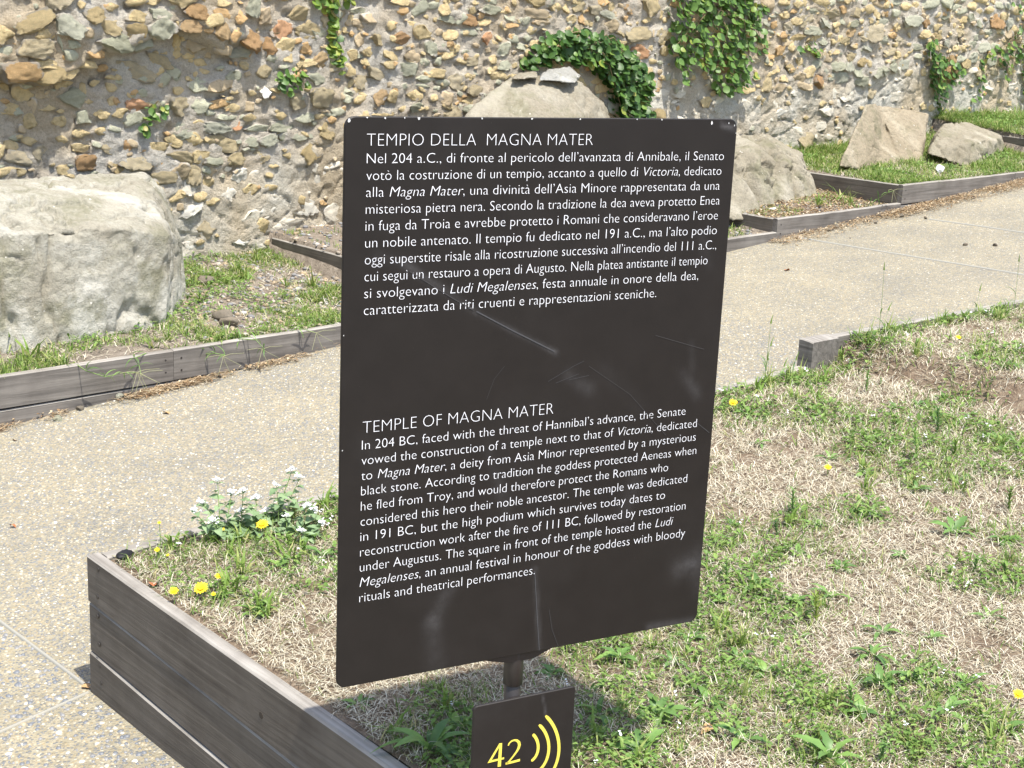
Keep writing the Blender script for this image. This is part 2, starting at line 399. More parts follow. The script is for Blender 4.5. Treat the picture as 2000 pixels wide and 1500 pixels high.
# ------------------------------------------------------------------ timber edging
BOARDS = {}
def board(parent, p0, p1, h0, h1, thick, back, mat=WOOD_FACE, name='board', seg=12, warp=0.0):
    """p0, p1: ends of the top front edge; h0, h1 depth of the face below them; back: direction of the thickness"""
    p0, p1, back = Vector(p0), Vector(p1), Vector(back)
    L = (p1 - p0); n = seg; ox = L.normalized(); rows = []
    bevel = 0.004
    for i in range(n + 1):
        t = i / n; c = p0.lerp(p1, t); h = h0 + (h1 - h0) * t
        w = Vector((0, 0, warp * math.sin(t * 7.0 + p0.x * 5) + 0.0012 * random.uniform(-1, 1))) + back * (0.001 * random.uniform(-1, 1))
        prof = [(0, -h), (0, -bevel), (bevel, 0), (thick - bevel, 0), (thick, -bevel), (thick, -h)]
        rows.append([c + w + back * a_ + Vector((0, 0, z_)) for a_, z_ in prof])
    bm = bmesh.new(); rot = Matrix.Rotation(math.atan2(ox.y, ox.x), 3, 'Z').inverted()
    vs = [[bm.verts.new(rot @ (v - p0)) for v in r] for r in rows]
    for i in range(n):
        for k in range(6):
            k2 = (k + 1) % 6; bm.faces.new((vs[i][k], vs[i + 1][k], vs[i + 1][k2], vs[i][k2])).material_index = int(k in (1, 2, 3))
    bm.faces.new(vs[0]); bm.faces.new(list(reversed(vs[-1])))
    bmesh.ops.recalc_face_normals(bm, faces=bm.faces[:])
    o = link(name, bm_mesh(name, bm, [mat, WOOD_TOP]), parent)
    o.location = p0 - parent.location; o.rotation_euler = (0, 0, math.atan2(ox.y, ox.x)); BOARDS[o.name] = (p0.copy(), math.atan2(ox.y, ox.x))
    return o
def disc(parent, c, nrm, r, mat, name, h=0.0015):
    bm = bmesh.new(); bmesh.ops.create_cone(bm, cap_ends=True, segments=12, radius1=r, radius2=r * 0.85, depth=h)
    o = link(name, bm_mesh(name, bm, [mat]), parent); w = Matrix.Translation(Vector(c)) @ Vector(nrm).to_track_quat('Z', 'Y').to_matrix().to_4x4(); q0, ang = BOARDS[parent.name]
    o.matrix_local = (Matrix.Translation(q0) @ Matrix.Rotation(ang, 4, 'Z')).inverted() @ w; return o
TH = 0.034
BK = Vector((0, 1, 0)); BKX = Vector((1, 0, 0))
def planter(X0, X1, zt0, zt1, label, side=True, splits=(), up=0.118, side_to=YW - 0.05, sidez=None, name='timber_planter'):
    e = empty(name, (X0, YF, float(z_path(X0, YF))), label, 'planter', 'stepped timber planters along the foot of the wall')
    zt = lambda x: zt0 + (zt1 - zt0) * (x - X0) / (X1 - X0)
    xs = [X0 + (TH if False else 0)] + list(splits) + [X1]
    fronts = []
    for a_, b_ in zip(xs[:-1], xs[1:]):
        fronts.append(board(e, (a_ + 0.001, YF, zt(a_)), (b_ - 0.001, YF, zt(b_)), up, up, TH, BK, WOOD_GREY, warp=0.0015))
    board(e, (X0 + 0.002, YF + 0.003, zt0 - up - 0.007), (X1 - 0.002, YF + 0.003, zt1 - up - 0.007), 0.20, 0.20, TH, BK, WOOD_GREY)
    if side:
        zs = zt0 if sidez is None else sidez
        board(e, (X0, YF + TH + 0.001, zs - 0.002), (X0, side_to, zs + 0.004), 0.115, 0.115, TH, BKX, WOOD_FACE)
        board(e, (X0 + 0.003, YF + TH + 0.001, zs - 0.122), (X0 + 0.003, side_to, zs - 0.118), 0.12, 0.12, TH, BKX, WOOD_FACE)
    for fb, a_, b_ in zip(fronts, xs[:-1], xs[1:]):
        for x in (a_ + 0.035, b_ - 0.035):
            for dz in (0.035, 0.085): disc(fb, (x, YF - 0.0005, zt(x) - dz), (0, -1, 0), 0.0045, MAT_DARKM, 'screw')
    return e
planter(-1.5, 4.0, 0.150, 0.266, 'long low grey timber planter holding the big pale block', side=False, splits=(0.6, 2.72), up=0.122)
planter(4.0, 6.49, 0.413, 0.465, 'low timber planter mostly hidden behind the text panel')
planter(6.49, 7.69, 0.540, 0.566, 'short timber planter right of the panel with the rounded boulder', side_to=6.35)
planter(7.69, 10.05, 0.678, 0.722, 'timber planter full of green grass around the tilted slab', splits=(9.0,), side_to=6.38)
planter(10.05, 16.0, 0.86, 0.96, 'highest timber planter at the far right edge of the picture', side_to=6.42)

lb = empty('lawn_planter', (XL, YL, 0), 'tall three-plank timber edging at the near corner of the lawn', 'planter')
nb = [None] * 3
nb[0] = board(lb, (XL, YL, 0.346), (XL, -1.2, 0.270), 0.112, 0.190, TH, BKX, WOOD_FACE, warp=0.001)
nb[1] = board(lb, (XL + 0.002, YL, 0.229), (XL + 0.002, -1.2, 0.075), 0.120, 0.110, TH, BKX, WOOD_FACE)
nb[2] = board(lb, (XL, YL, 0.105), (XL, -1.2, -0.039), 0.20, 0.20, TH, BKX, WOOD_FACE)
board(lb, (XL + TH + 0.001, YL - TH, 0.344), (4.0, YL - TH, 0.457), 0.115, 0.115, TH, BK, WOOD_GREY, warp=0.002)
board(lb, (XL + TH + 0.001, YL - TH - 0.002, 0.224), (4.0, YL - TH - 0.002, 0.337), 0.4, 0.4, TH, BK, WOOD_GREY)
for px, py in ((190, 1166), (190, 1204), (193, 1259), (194.5, 1300), (197.5, 1334), (191, 1112)):
    p = onX(px, py, XL - 0.0006); disc(nb[0 if py < 1180 else 1 if py < 1270 else 2], p, (-1, 0, 0), 0.0058, MAT_DARKM, 'screw')
p = onX(510, 1397, XL - 0.0006); disc(nb[0], p, (-1, 0, 0), 0.008, solid('knot', (0.05, 0.04, 0.03)), 'knot_hole')
lc = empty('lawn_planter', (4.0, YL, 0.4), 'upper timber lawn edging with a blunt board end showing beside the path', 'planter')
board(lc, (4.0, YL - TH, 0.552), (12.0, YL - TH, 0.556), 0.12, 0.12, TH, BK, WOOD_GREY)
board(lc, (4.0, YL - TH - 0.003, 0.430), (12.0, YL - TH - 0.003, 0.434), 0.5, 0.5, TH, BK, WOOD_GREY)
board(lc, (3.985, YL + 0.004, 0.556), (3.985, YL - 0.055, 0.551), 0.16, 0.16, 0.15, BKX, WOOD_GREY, name='corner_post', seg=4)

# ------------------------------------------------------------------ telling look-alikes apart: nearest landmark, side of it, order of nearness
LAWN_MARKS = [((1430, 805), 'the yellow flower at the panel edge'), ((1615, 930), 'the yellow flower below the blunt board end'), ((1870, 675), 'the farthest yellow flower'), ((1985, 1385), 'the lower right yellow flower'), ((1594, 1200), 'the bright feathery sprig'), ((1590, 690), 'the blunt board end'),
              ((1355, 1220), "the panel's lower right corner"), ((665, 1335), "the panel's lower left corner"), ((1025, 1430), 'the number plate'), ((512, 1052), 'the largest yellow flower'), ((393, 1175), 'the widest near-corner yellow flower'), ((230, 1085), 'the black plastic scrap'), ((838, 1468), 'the large broad-leaved weed'), ((1926, 1303), 'the pale flat pebble'), ((1566, 1007), 'the tan pebble'), ((1960, 590), 'the right end of the lawn edging'), ((1535, 1422), 'the lower tan dry leaf')]
ORD = ['nearest', 'second nearest', 'third nearest', 'fourth nearest', 'fifth nearest', 'sixth nearest', 'seventh nearest', 'eighth nearest', 'ninth nearest', 'tenth nearest'] + ['farthest'] * 200
def name_by_landmark(objs, noun, marks):
    buckets = {}
    for o in objs:
        x, y = proj(np.array(o.location)[None])[0]
        d, (mx, my), name = min((math.hypot(x - m[0], y - m[1]), m, nm) for m, nm in marks)
        side = ('above' if abs(y - my) > abs(x - mx) and y < my else 'below' if abs(y - my) > abs(x - mx) else 'right of' if x > mx else 'left of')
        buckets.setdefault((name, side), []).append((d, o))
    for (name, side), lst in buckets.items():
        lst.sort(key=lambda q: q[0])
        for k, (d, o) in enumerate(lst): o['label'] = (noun + ' ' + side + ' ' + name) if len(lst) == 1 else (noun + ' ' + side + ' ' + name + ', ' + ORD[k])
def behind_panel(p):
    x, y = proj(np.asarray(p)[None])[0]; return 655 < x < 1440 and y < 1345 - 0.185 * (x - 658)

# ------------------------------------------------------------------ the ruined wall
wall = empty('ruined_wall', (6.0, YW, 0.4), 'ancient rubble wall of yellow tuff and grey stones set in mortar', 'wall')
WL = Vector(wall.location)
def wpix(px, py): p = onY(px, py, YW); return p[0], p[2]
LEDGE = [wpix(*q) for q in ((-200, 175), (0, 158), (60, 172), (130, 150), (180, 108), (240, 104), (305, 78), (335, 62), (420, 105), (500, 78), (520, 20))]
LX = np.array([q[0] for q in LEDGE]); LZ = np.array([q[1] for q in LEDGE])
PLB = [wpix(*q) for q in ((-100, 560), (200, 470), (320, 385), (420, 352), (540, 330), (640, 262), (700, 250), (900, 235), (1000, 205), (1200, 215), (1290, 185), (1420, 178), (1500, 176), (1600, 172), (1700, 152), (1780, 132), (1850, 150), (1950, 140), (2060, 128))]
PX = np.array([q[0] for q in PLB]); PZ = np.array([q[1] for q in PLB])
RX, _ = wpix(705, 60); RX2, RZ2 = wpix(1335, 205)
def wall_out(X, Z):
    """how far the mortar stands out of the plane of the wall, and the plaster mask"""
    p = np.stack([X, Z, 0 * X], -1)
    pl = smooth(0.05, -0.05, Z - np.interp(X, PX, PZ) + 0.05 * fbm(p, 3.0, 3, 0.5, 3.3))
    d = 0.035 * fbm(p, 1.3, 3, 0.5, 1.1) + 0.020 * fbm(p, 6.0, 4, 0.55, 2.2) + 0.010 * fbm(p, 24.0, 3, 0.6, 4.4)
    led = smooth(-0.01, 0.05, Z - np.interp(X, LX, LZ) + 0.03 * fbm(p, 9.0, 2, 0.5, 6.6)) * smooth(LX[-1] + 0.02, LX[-1] - 0.25, X)
    d = d + 0.085 * led
    d = d - 0.07 * np.exp(-((X - RX) / 0.10) ** 2) * smooth(0.95, 1.25, Z)
    d = d - 0.06 * np.exp(-((X - RX2) / 0.16) ** 2 - ((Z - RZ2) / 0.10) ** 2)
    wx, wz = X * 6.0 + 0.6 * fbm(p, 5.0, 2, 0.5, 7.7), Z * 9.0 + 0.6 * fbm(p, 5.0, 2, 0.5, 8.8)
    d1, d2, cid = worley2(wx, wz)
    lump = smooth(0.0, 0.22, d2 - d1) * (0.2 + cid) * 0.009 - 0.008 * (1 - smooth(0.0, 0.07, d2 - d1)) * (cid > 0.55)
    d = d + pl * (lump + 0.006 * fbm(p, 40.0, 2, 0.5, 5.5))
    return d, pl
def rock_variant(seed, sub=3, planes=9, rough=0.06):
    rg = np.random.default_rng(seed)
    bm = bmesh.new(); bmesh.ops.create_icosphere(bm, subdivisions=sub, radius=1.0)
    V = np.array([v.co[:] for v in bm.verts]); T = np.array([[v.index for v in f.verts] for f in bm.faces]); bm.free()
    for _ in range(planes):
        n = rg.normal(size=3); n /= np.linalg.norm(n); dd = rg.uniform(0.42, 0.82)
        over = np.clip(V @ n - dd, 0, None); V = V - over[:, None] * n * 0.92
    N = V / np.linalg.norm(V, axis=1, keepdims=True)
    V = V + N * (rough * 1.6 * fbm(V, 1.6, 2, 0.5, seed * 3.1) + rough * 1.3 * fbm(V, 5.0, 3, 0.6, seed * 1.7))[:, None]
    V /= np.abs(V).max(0)
    return V, T
VARS = [rock_variant(100 + i) for i in range(18)]
VMESH = [mesh_tris('stone', v, t, [MAT_STONE['y']], True) for v, t in VARS]
def wall_variant(seed, sub):
    """rubble stone: broken polygon outline, rough nearly flat face towards -Y"""
    rg = np.random.default_rng(seed); bm = bmesh.new(); bmesh.ops.create_icosphere(bm, subdivisions=sub, radius=1.0)
    V = np.array([v.co[:] for v in bm.verts]); T = np.array([[v.index for v in f.verts] for f in bm.faces]); bm.free()
    k = rg.integers(4, 7); a0 = rg.uniform(0, 6.28)
    for j in range(k):
        a_ = a0 + 6.283 * j / k + rg.uniform(-0.35, 0.35); n = np.array([math.cos(a_), rg.uniform(-0.35, 0.15), math.sin(a_)]); n /= np.linalg.norm(n); dd = rg.uniform(0.5, 0.74)
        V = V - np.clip(V @ n - dd, 0, None)[:, None] * n * 0.98
    for _ in range(2):
        n = np.array([rg.uniform(-.45, .45), -1, rg.uniform(-.3, .5)]); n /= np.linalg.norm(n); V = V - np.clip(V @ n - rg.uniform(0.36, 0.5), 0, None)[:, None] * n
    N = V / np.linalg.norm(V, axis=1, keepdims=True)
    V = V + N * (0.16 * fbm(V, 1.7, 2, 0.5, seed * 3.1) + 0.15 * fbm(V, 4.5, 3, 0.6, seed * 1.7) + 0.08 * fbm(V, 13.0, 2, 0.6, seed * 0.7))[:, None]
    V[:, 0] /= np.abs(V[:, 0]).max(); V[:, 2] /= np.abs(V[:, 2]).max(); return V, T
WV = {sub: [wall_variant(300 + i, sub) for i in range(22)] for sub in (2, 3, 4)}
WMESH = [mesh_tris('stone', v, t, [MAT_STONE['y']], True) for v, t in WV[4]]
RAD = lambda V: np.clip(np.hypot(V[:, 0], V[:, 2]) * 0.9 + np.clip(V[:, 1] + 0.35, 0, 1), 0, 1.5)
for me_, (v_, t_) in zip(WMESH, WV[4]): attr(me_, 'rad', RAD(v_))

STONES_A = """130 130 200 105 y 25;50 120 90 70 g;330 150 160 110 g;470 80 110 90 y;550 150 120 80 y -10;700 90 100 70 y;690 165 110 80 y;830 75 150 60 g;840 150 150 100 g 30;130 270 190 100 y 8
60 395 175 110 o;200 350 140 60 y;220 420 190 90 y 15;340 400 90 50 y 25;350 240 80 40 g;480 295 90 50 o;290 230 45 90 g;600 225 190 110 g;740 240 140 80 g;1040 60 130 80 o -10;1180 80 100 60 o;1180 15 100 40 y;1285 90 60 70 o;1370 40 100 90 g
1000 140 120 70 o;1100 155 50 50 o;1170 170 85 100 o 20;1250 195 50 70 o;985 230 60 120 y;1080 250 120 90 t;1360 220 130 105 o;1310 290 140 60 g;880 345 150 70 y -20;970 305 70 50 y;940 390 120 60 g -30;1120 350 80 40 y;1120 405 80 50 y;1290 430 80 60 g;1460 400 90 80 y;1470 270 110 110 o;1460 90 90 100 t
1560 165 110 90 r -15;1700 180 130 95 y;1650 75 110 80 y;1700 270 80 60 o;1770 340 75 90 o -20;1590 320 70 60 y;1690 350 100 40 y;1770 435 170 65 g;1470 515 62 58 w;390 545 150 95 g -15;455 490 60 60 y;620 570 60 60 y;225 525 110 60 t;50 610 110 75 y;160 600 70 90 t;260 595 120 45 y;160 680 75 90 y;340 470 90 50 y
730 520 50 50 y;795 520 90 45 g;755 580 110 75 r -12;650 625 110 55 y 10;735 665 110 65 g;465 655 90 80 g;320 680 80 50 y;1000 590 110 90 y;1205 580 115 48 o 5;1290 600 80 50 y;1375 595 80 60 t;1270 655 120 38 g;1200 710 170 55 g;1320 700 65 55 r;1430 715 130 38 g;1390 655 85 40 y;1570 705 155 65 g 10;1560 645 60 50 y;1695 660 105 50 g 8;1660 570 110 85 y;1780 540 140 105 y
1500 780 110 65 g;1600 765 80 45 g 10;1690 760 125 50 g;1400 795 85 60 g;1240 800 215 80 y;970 785 90 70 y;1075 780 90 75 y;870 825 120 55 y;700 795 140 95 o;610 820 130 75 y;790 835 60 30 o;450 825 110 45 y;340 780 70 40 y -25;160 785 85 48 y;60 815 95 60 y;245 865 120 95 y;110 880 150 75 y;480 905 130 85 o;660 930 120 70 y;360 945 90 50 y;90 965 100 45 y;890 905 120 60 o;1030 885 205 75 y;1215 900 125 55 g;1335 885 140 65 y;1460 880 80 80 y;1605 855 60 50 y
910 990 140 65 y;1080 970 85 105 y -15;1000 960 90 85 t;1240 955 95 60 p;1345 975 90 75 p;1730 860 110 105 y 20;1820 730 100 95 y;1390 1060 80 60 y;1500 1045 80 30 y;1180 1110 80 65 y;1150 1280 100 105 y;1270 1080 90 75 p;1060 1050 75 80 p;980 1095 90 55 y;1930 500 80 38 g;1920 545 110 48 g;1560 1100 120 70 p;1700 1150 130 90 p;1600 1250 150 70 p;1800 1000 110 90 p;1100 1380 110 70 p;1330 1330 140 80 p;1480 1180 110 60 p"""
STONES_B = """315 65 85 40 g;320 140 100 60 t;460 140 50 48 y;580 140 65 50 y;405 215 85 70 y;505 215 110 65 o;320 220 60 75 t;360 290 70 55 y;465 310 95 48 y -15;575 315 80 75 t;270 310 60 60 y;355 350 75 40 y;395 410 130 58 y -15;450 360 70 50 y;325 460 90 70 y;400 545 75 80 o;315 560 85 50 y;470 540 60 65 y;490 510 40 70 o -20;820 35 100 55 t;800 105 130 45 g;905 110 90 58 o -8;990 125 70 38 y;800 195 80 60 y;1005 210 72 65 r 15;690 270 80 60 g -15;765 265 60 45 g;840 265 40 30 o;735 340 40 40 g;650 345 70 48 g -10
1025 55 110 45 g -8;900 55 60 20 g;1145 100 80 40 g;1140 135 90 48 o;1265 75 130 55 t;1300 125 100 40 t;1380 40 62 60 y;1440 40 60 60 y;1500 35 70 60 y;1590 50 90 48 y;1525 110 50 60 o;1460 110 50 48 y;1690 90 115 45 g;1690 150 80 68 t;1810 50 80 50 o;1760 180 70 60 y;1850 290 95 75 r -25;900 180 90 38 g -8;1095 275 70 58 g 15;1205 265 90 40 g;940 350 110 55 y -10;1040 335 50 48 y;1110 365 80 50 g;1040 390 60 40 y 20;660 405 70 38 g;655 445 100 38 g;640 480 80 28 g;720 490 40 22 g;840 460 115 85 y -15;900 430 80 50 y;600 530 80 60 y;770 545 60 75 t;850 540 80 45 o
620 600 105 48 g;740 625 85 28 g;880 605 85 50 g;700 545 40 40 y;540 610 70 40 y;940 510 80 75 y;430 630 130 38 y;1960 540 110 90 p;1960 200 60 60 y;1890 100 60 50 y;1900 400 60 50 y;200 40 60 30 g;560 20 80 30 t;700 30 60 40 g"""
STONES_C = """735 20 60 48 y -10;650 10 70 38 y;775 115 110 58 y 5;825 55 85 45 g;720 60 50 28 o;660 85 60 38 y;740 210 95 48 y;820 170 85 48 g;660 195 32 40 o;900 130 70 68 g;990 50 60 48 o;990 120 60 38 g;1050 70 60 58 y;1030 180 48 48 o;950 290 60 28 y;880 235 50 40 g;585 315 70 35 o;690 150 70 48 y;600 140 38 40 o;560 240 80 58 y;1180 20 75 35 t;1260 15 60 38 g;1460 20 85 58 g;1380 40 50 48 y;1410 60 75 45 t;1270 70 60 40 g;1360 115 90 68 g;1200 120 80 55 g;1200 225 65 45 g;1050 130 60 40 g;1640 60 60 38 g
1610 40 50 38 g;1730 130 40 40 g;1650 110 40 40 y;1540 90 60 40 g;1900 130 55 65 g;1580 330 50 50 o;1690 250 40 40 g;1380 262 60 38 g;830 360 70 48 g;890 390 80 48 g;960 370 70 58 g;1025 370 48 60 g;1170 410 50 50 g;1210 390 50 58 g;1260 375 60 48 g;1310 355 60 58 g;1090 450 80 50 g;740 440 60 60 t;860 460 70 95 o;930 430 50 48 g;670 440 60 40 y;800 450 50 40 g;1040 320 60 50 y;1090 350 70 58 y;610 390 50 50 y;700 380 60 50 y;500 320 70 50 y;500 425 80 48 y;570 350 60 38 y;730 520 60 50 p;640 490 60 40 t
1010 540 75 58 p;960 580 60 48 p;1750 330 60 50 g;1800 330 70 60 g;1850 420 60 50 p;1950 380 60 60 p;1680 390 60 60 p;1640 460 60 50 p;1790 480 70 60 p;1930 500 70 60 p;850 700 70 60 p;640 640 80 50 p;780 600 70 50 p;900 620 80 60 p;520 560 60 40 p;1000 230 60 40 y;1100 210 60 40 y;1120 270 60 40 g;1240 290 60 40 y;1300 230 60 40 y;1440 130 50 40 o;1500 200 60 40 y;1560 250 60 40 g;1620 180 60 50 y;1800 60 60 40 y;1850 30 60 40 g;1800 180 60 50 g;1950 60 60 50 y;1860 260 60 40 y;460 180 40 50 o;470 60 50 40 y;60 560 60 40 p;80 520 100 60 p"""
stones = []   # X, Z, w, h, colour, roll
for txt, ox, oy in ((STONES_A, 0, 0), (STONES_B, 600, 0), (STONES_C, 1300, 0)):
    for s in txt.replace('\n', ';').split(';'):
        f = s.split()
        if len(f) < 5: continue
        cx, cy, w, h = (float(q) / 2.857 for q in f[:4]); px, py = ox + cx, oy + cy
        x0, _ = wpix(px - w / 2, py); x1, _ = wpix(px + w / 2, py); _, z0 = wpix(px, py + h / 2); _, z1 = wpix(px, py - h / 2)
        xc, zc = wpix(px, py); stones.append([xc, zc, x1 - x0, z1 - z0, f[4], float(f[5]) if len(f) > 5 else random.uniform(-9, 9)])
hand = len(stones)
SX = [s[0] for s in stones]; SZ = [s[1] for s in stones]; SR = [0.5 * math.sqrt(s[2] * s[3]) for s in stones]
tries = 0
while tries < 40000 and len(stones) < 2300:
    tries += 1
    x = random.uniform(2.0, 13.0); z = random.uniform(0.25, 2.5)
    w = random.choice((random.uniform(0.09, 0.20), random.uniform(0.06, 0.13), random.uniform(0.03, 0.08))); h = w * random.uniform(0.35, 0.75)
    ax, az, ar = np.array(SX), np.array(SZ), np.array(SR)
    if np.any(np.hypot((ax - x) * 0.8, az - z) < (ar + math.sqrt(w * h) * 0.5) * 0.68): continue
    pl = z < np.interp(x, PX, PZ)
    if pl and random.random() < 0.62: continue
    c = random.choice('pppy') if pl else random.choices('yogtr', (58, 5, 26, 10, 1))[0]
    stones.append([x, z, w, h, c, random.uniform(-15, 15)]); SX.append(x); SZ.append(z); SR.append(math.sqrt(w * h) * 0.5)
order = sorted(range(len(stones)), key=lambda i: -(stones[i][2] * stones[i][3]) * (1.0 if stones[i][1] < 1.72 else 0.02) * (1.6 if i < hand else 1))
sd = np.array([[s[0], s[1]] for s in stones]); sout, spl = wall_out(sd[:, 0], sd[:, 1])
loose_v, loose_t, loose_m, loose_r, nv = [], [], [], [], 0; COLLAR = []
keys = list(MAT_STONE)
for rank, i in enumerate(order):
    x, z, w, h, c, roll = stones[i]
    lz = float(np.interp(x, LX, LZ)); ledge = (z > lz - 0.03) and x < LX[-1]
    small = min(w, h)
    sticks = random.uniform(0.10, 0.30) * small + (0.25 * small if ledge else 0.0) + 0.006
    if c == 'p': sticks = 0.10 * small
    if z < 0.95 and x < 5 and c in 'yo': sticks *= 0.7
    if c == 'w': sticks = 0.45 * small
    dep = max(0.8 * small, 0.04) * random.uniform(0.8, 1.2)
    yc = YW - sout[i] - sticks + dep * 0.45
    COLLAR.append((x, z, w, h, sticks * 0.42))
    k = random.randrange(22); flip = random.choice((1, -1))
    sc = (w * 0.67 * flip, dep, h * 0.69); rot = math.radians(-roll)
    if rank < 300:
        o = bpy.data.objects.new('stone', WMESH[k]); COL.objects.link(o); o.parent = wall
        o.location = (x - WL.x, yc - WL.y, z - WL.z); o.scale = sc; o.rotation_euler = (random.uniform(-0.2, 0.2), rot, random.uniform(-0.15, 0.15))
        o.material_slots[0].link = 'OBJECT'; o.material_slots[0].material = MAT_STONE[c]
    else:
        V, T = WV[3 if rank < 650 else 2][k]; Vs = V * np.array(sc); R = np.array(Matrix.Rotation(rot, 3, 'Y'))
        loose_v.append(Vs @ R.T + np.array([x, yc, z]) - np.array(WL)); loose_t.append(T + nv); nv += len(V); loose_r.append(RAD(V)); loose_m.append(np.full(len(T), keys.index(c)))
frag = 0
while frag < 1500:      # chips and fragments packed between the larger stones
    x, z = random.uniform(2.2, 12.8), random.uniform(0.25, 1.9); frag += 1
    if z < np.interp(x, PX, PZ) and random.random() < 0.7: continue
    w = random.uniform(0.022, 0.060); h = w * random.uniform(0.4, 0.9); k = random.randrange(22); sc = (w * 0.6, max(0.8 * h, 0.02), h * 0.6)
    o_, _ = wall_out(np.array([x]), np.array([z])); V, T = WV[2][k]; R_ = np.array(Matrix.Rotation(random.uniform(-0.5, 0.5), 3, 'Y'))
    loose_v.append((V * np.array(sc)) @ R_.T + np.array([x, YW - float(o_[0]) - 0.012 + 0.3 * sc[1], z]) - np.array(WL)); loose_t.append(T + nv); nv += len(V); loose_r.append(RAD(V)); loose_m.append(np.full(len(T), keys.index(random.choice('yyygto'))))
so = link('small_stones', mesh_tris('small_stones', np.concatenate(loose_v), np.concatenate(loose_t), [MAT_STONE[k] for k in keys], True, np.concatenate(loose_m)), wall)
tag(so, kind='stuff'); attr(so.data, 'rad', np.concatenate(loose_r))

xs = np.concatenate([np.linspace(-2, 2.2, 40), np.arange(2.3, 12.8, 0.0115), np.linspace(12.9, 20, 60)])
zs = np.concatenate([np.linspace(-0.3, 0.12, 4), np.arange(0.16, 1.95, 0.0115), np.linspace(2.0, 3.1, 30)])
X, Z = np.meshgrid(xs, zs, indexing='ij'); D, PLM = wall_out(X, Z)
for x_, z_, w_, h_, s_ in COLLAR:      # mortar rises round every stone and falls away between them
    i0, i1 = np.searchsorted(xs, (x_ - w_ * 1.1, x_ + w_ * 1.1)); j0, j1 = np.searchsorted(zs, (z_ - h_ * 1.1, z_ + h_ * 1.1))
    if i1 <= i0 or j1 <= j0: continue
    q = ((X[i0:i1, j0:j1] - x_) / (w_ * 0.72)) ** 2 + ((Z[i0:i1, j0:j1] - z_) / (h_ * 0.74)) ** 2
    D[i0:i1, j0:j1] += s_ * np.exp(-q ** 1.5)
D += 0.011 * fbm(np.stack([X, Z, 0 * X], -1), 26.0, 3, 0.65, 91.0) * (1 - PLM) - 0.02 * smooth(0.25, 0.5, fbm(np.stack([X, Z, 0 * X], -1), 9.0, 3, 0.6, 95.0)) * (1 - PLM)
ztop = 0.12 * fbm(np.stack([X, 0 * X, 0 * X], -1), 1.5, 3, 0.5, 2.0) * smooth(2.2, 3.1, Z)
front = np.stack([X, YW - D, Z + ztop], -1)
top_in = front[:, -1].copy(); top_in[:, 1] += 0.4; top_in[:, 2] += 0.05
bk = top_in.copy(); bk[:, 1] += 0.4; bk[:, 2] -= 0.08
low = bk.copy(); low[:, 2] = -0.3
P = np.concatenate([front, top_in[:, None], bk[:, None], low[:, None]], 1)
P = P - np.array(WL)
me = grid_mesh('mortar', P[:, ::1], [MAT_MORTAR])
attr(me, 'plaster', np.concatenate([PLM, np.zeros((len(xs), 3))], 1))
link('mortar', me, wall)


# ------------------------------------------------------------------ fallen blocks and boulders
def solid_rock(name, hulls, label, mat, voxel=0.014, amp=(0.03, 0.014, 0.006), seed=1.0, cat='boulder', group=None, strat=0.0, grooves=(), sm=3):
    tmp = bpy.data.meshes.new('tmp'); bm = bmesh.new()
    for pts in hulls:
        b2 = bmesh.new(); vs = [b2.verts.new(p) for p in pts]; r = bmesh.ops.convex_hull(b2, input=vs)
        bmesh.ops.delete(b2, geom=[g for g in r['geom_interior'] if isinstance(g, bmesh.types.BMVert)], context='VERTS')
        bmesh.ops.recalc_face_normals(b2, faces=b2.faces[:]); m2 = bpy.data.meshes.new('h'); b2.to_mesh(m2); b2.free(); bm.from_mesh(m2); bpy.data.meshes.remove(m2)
    bm.to_mesh(tmp); bm.free(); o = bpy.data.objects.new('tmp', tmp); COL.objects.link(o)
    md = o.modifiers.new('r', 'REMESH'); md.mode = 'VOXEL'; md.voxel_size = voxel
    ms = o.modifiers.new('s', 'SMOOTH'); ms.iterations = sm; ms.factor = 0.5
    dg = bpy.context.evaluated_depsgraph_get(); me = bpy.data.meshes.new_from_object(o.evaluated_get(dg)); bpy.data.objects.remove(o); bpy.data.meshes.remove(tmp)
    n = len(me.vertices); V = np.zeros(n * 3, np.float32); me.vertices.foreach_get('co', V); V = V.reshape(-1, 3).astype(float)
    N = np.zeros(n * 3, np.float32); me.vertices.foreach_get('normal', N); N = N.reshape(-1, 3)
    d = amp[0] * fbm(V, 2.3, 3, 0.5, seed) + amp[1] * fbm(V, 9.0, 3, 0.55, seed + 3) + amp[2] * fbm(V, 34.0, 3, 0.6, seed + 5)
    rid = np.abs(fbm(V, 3.2, 3, 0.55, seed + 8)); d -= amp[1] * 0.9 * (1 - smooth(0.0, 0.05, rid))
    if strat: q = V * np.array([7.0, 7.0, 1.6]); d -= strat * (1 - smooth(0.0, 0.12, np.abs(fbm(q, 1.0, 3, 0.55, seed + 9))))
    V = V + N * d[:, None]
    for A, Bq, wd, dp in grooves:      # furrows pushed into the face that looks towards -Y
        A, Bq = np.asarray(A), np.asarray(Bq); ab = (Bq - A)[[0, 2]]; q = V[:, [0, 2]] - A[[0, 2]]; t = np.clip(q @ ab / (ab @ ab), 0, 1)
        dist = np.linalg.norm(q - t[:, None] * ab, axis=1); yl = A[1] + t * (Bq[1] - A[1]); V[:, 1] += dp * np.exp(-(dist / wd) ** 2) * (N[:, 1] < 0.2) * smooth(0.25, 0.1, V[:, 1] - yl) * (0.8 + 0.5 * fbm(V, 9.0, 2, 0.5, seed))
    c = V.mean(0); c[2] = V[:, 2].min(); me.vertices.foreach_set('co', (V - c).astype(np.float32).ravel()); me.name = name; me.update()
    me.polygons.foreach_set('use_smooth', np.full(len(me.polygons), True)); me.materials.clear(); me.materials.append(mat)
    return tag(link(name, me, None, c), label, cat, group)
